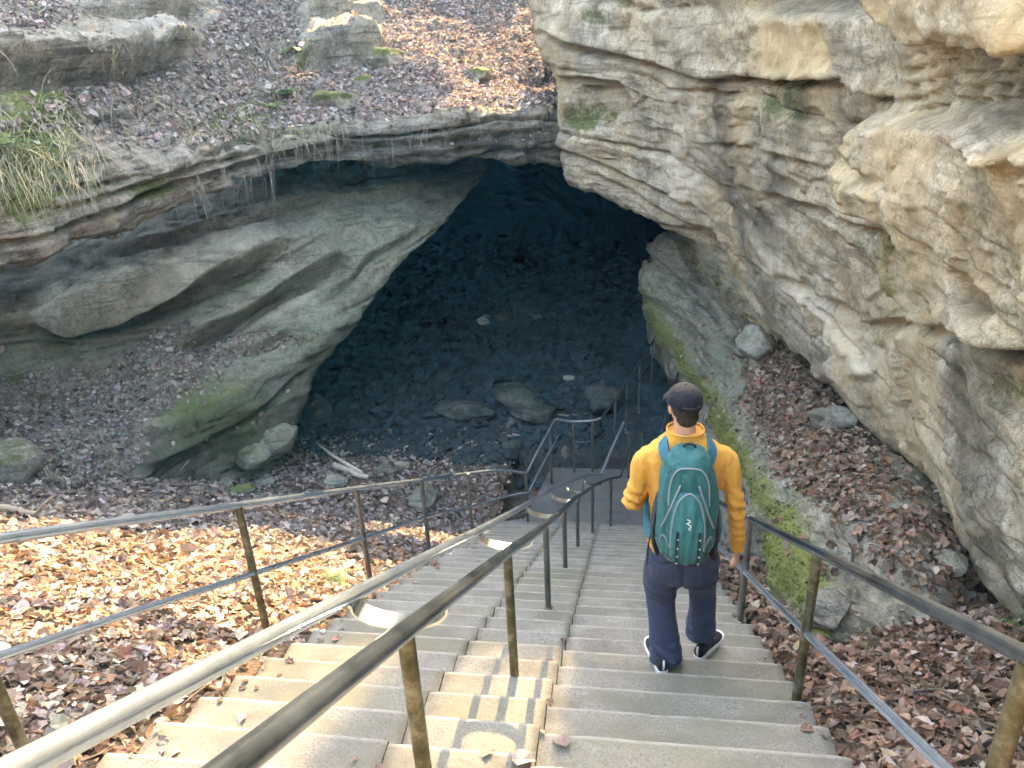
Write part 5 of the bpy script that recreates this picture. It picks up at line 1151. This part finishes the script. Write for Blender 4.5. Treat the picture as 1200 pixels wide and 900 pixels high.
DIM_SHARE = .55  # share of small quads added in the sun gaps to dim them
def blocker_tree(label, u0, u1, n_, seed, D, trunk_x, vmin=-15, vmax=-1.5, dapple=.75):
    r = np.random.default_rng(seed); m_ = n_*3
    u = r.uniform(u0, u1, m_); v = r.uniform(vmin, vmax, m_); s = r.uniform(.09, .22, m_)
    ok = ~((v < -9.8) & (u > -7) & ((perlin(np.stack([u*.55, v*.55, v*0+3], 1)) > .02) | (r.random(m_) > dapple)))
    for a, b_ in ((0, 0), (1, 0), (-1, 0), (0, 1), (0, -1)): ok &= ~lit(u+a*s*.25, v+b_*s*.25)
    i = np.where(ok)[0][:n_]; tw = np.where(~ok & (v > -9.6) & (v < -2))[0]; tw = tw[r.random(len(tw)) < np.where(u[tw] < -2.2, DIM_SHARE*.35, DIM_SHARE)]
    s[tw] = .055; i = np.concatenate([i, tw]); u, v, s = u[i], v[i], s[i]; k = len(i)
    p = np.stack([u, u*0, u*0], 1)+VD*v[:, None]+LD*(D+r.uniform(-1.6, 1.6, k)+.12*(v+5))[:, None]
    nn = lambda q: q/np.linalg.norm(q, axis=1, keepdims=True)
    n0 = nn(LD+r.normal(0, .5, (k, 3))); a = r.normal(0, 1, (k, 3)); a = nn(a-(a*n0).sum(1, keepdims=True)*n0); bt = np.cross(n0, a); s = s[:, None]
    V = np.stack([p+a*s*.5, p+bt*s*.4+n0*.02, p-a*s*.5, p-bt*s*.4+n0*.02], 1).reshape(-1, 3); Fs = np.arange(4*k).reshape(-1, 4)
    root_p = W(trunk_x, 29.5, 6.0); root = empty('sun_blocker_tree', tuple(map(float, root_p))); tag(root, label, 'blocker_tree', 'added sun blocking evergreens above the cave')
    link_mesh('crown', np_mesh('crown', np.array(V), np.array(Fs), smooth=False), M_blocker, root)
    mb = MB(); top = W(trunk_x, 26, 17)
    mb.tube([root_p-W(0, 0, 1), root_p+W(0, -.5, 3), W(trunk_x, 27.5, 12), top], [.32, .26, .18, .08], 10)
    for j in range(9): 
        z = 9+j*.9; b0 = root_p*(1-(z-6)/11)+top*((z-6)/11); ex = W(r.uniform(u0, u1), r.uniform(21, 27), z+r.uniform(-.5, 1)); mb.tube([b0, (b0+ex)/2+W(0, 0, .2), ex], [.09, .05, .02], 6)
    mb.build('trunk', M_trunk, root)
blocker_tree('added unseen sun blocking evergreen on the hilltop to the left above the cave', -20, -2.3, 105000, 1, 25, -7)
blocker_tree('added unseen sun blocking evergreen on the hilltop straight above the cave', -2.6, 4.2, 45000, 2, 24.5, .5)
# ================================================================ daylight
SUN_EL = math.radians(38)
w = bpy.data.worlds.new('World'); sc.world = w; w.use_nodes = True
nt = w.node_tree; nt.nodes.clear()
out = nt.nodes.new('ShaderNodeOutputWorld'); bg = nt.nodes.new('ShaderNodeBackground'); sk = nt.nodes.new('ShaderNodeTexSky')
sk.sky_type = 'NISHITA'; sk.sun_disc = False; sk.sun_elevation = SUN_EL; sk.sun_rotation = 0.0
sk.air_density = 1.0; sk.dust_density = 1.0; sk.ozone_density = 1.0
nt.links.new(sk.outputs[0], bg.inputs[0]); nt.links.new(bg.outputs[0], out.inputs[0]); bg.inputs[1].default_value = .15
sd = bpy.data.lights.new('sun', 'SUN'); sd.energy = 2.1; sd.angle = math.radians(.5); sd.color = (1, .87, .62)
so = bpy.data.objects.new('sun', sd); COL.objects.link(so)
sdir = Vector((0, math.cos(SUN_EL), math.sin(SUN_EL)))      # towards the sun: straight ahead over the hill
so.rotation_euler = sdir.to_track_quat('Z', 'Y').to_euler()
sc.view_settings.view_transform = 'Standard'; sc.view_settings.look = 'None'; sc.view_settings.gamma = 1
sc.view_settings.exposure = 3.92
sc.view_settings.use_white_balance = True; sc.view_settings.white_balance_temperature = 10800; sc.view_settings.white_balance_tint = 16
sc.render.engine = 'CYCLES'
sc.cycles.max_bounces = 4; sc.cycles.diffuse_bounces = 3; sc.cycles.glossy_bounces = 2; sc.cycles.use_denoising = True
sc.cycles.caustics_reflective = False; sc.cycles.caustics_refractive = False
# ================================================================ blue haze added round the whole scene to tint its darks
M_haze = bpy.data.materials.new('blue_haze'); M_haze.use_nodes = True; nt = M_haze.node_tree; nt.nodes.clear()
out = nt.nodes.new('ShaderNodeOutputMaterial'); pv = nt.nodes.new('ShaderNodeVolumePrincipled'); nt.links.new(pv.outputs[0], out.inputs['Volume'])
pv.inputs['Density'].default_value = .0019; pv.inputs['Color'].default_value = (.02, .36, .74, 1); pv.inputs['Anisotropy'].default_value = .1
mb = MB(); mb.box((0, 25, 8), 560, 620, 80); hz_ = mb.build('haze', M_haze, smooth=False); tag(hz_, kind='stuff')
sc.cycles.use_adaptive_sampling = True; sc.cycles.adaptive_threshold = .025; sc.cycles.adaptive_min_samples = 12; sc.cycles.volume_bounces = 0; sc.cycles.volume_max_steps = 64
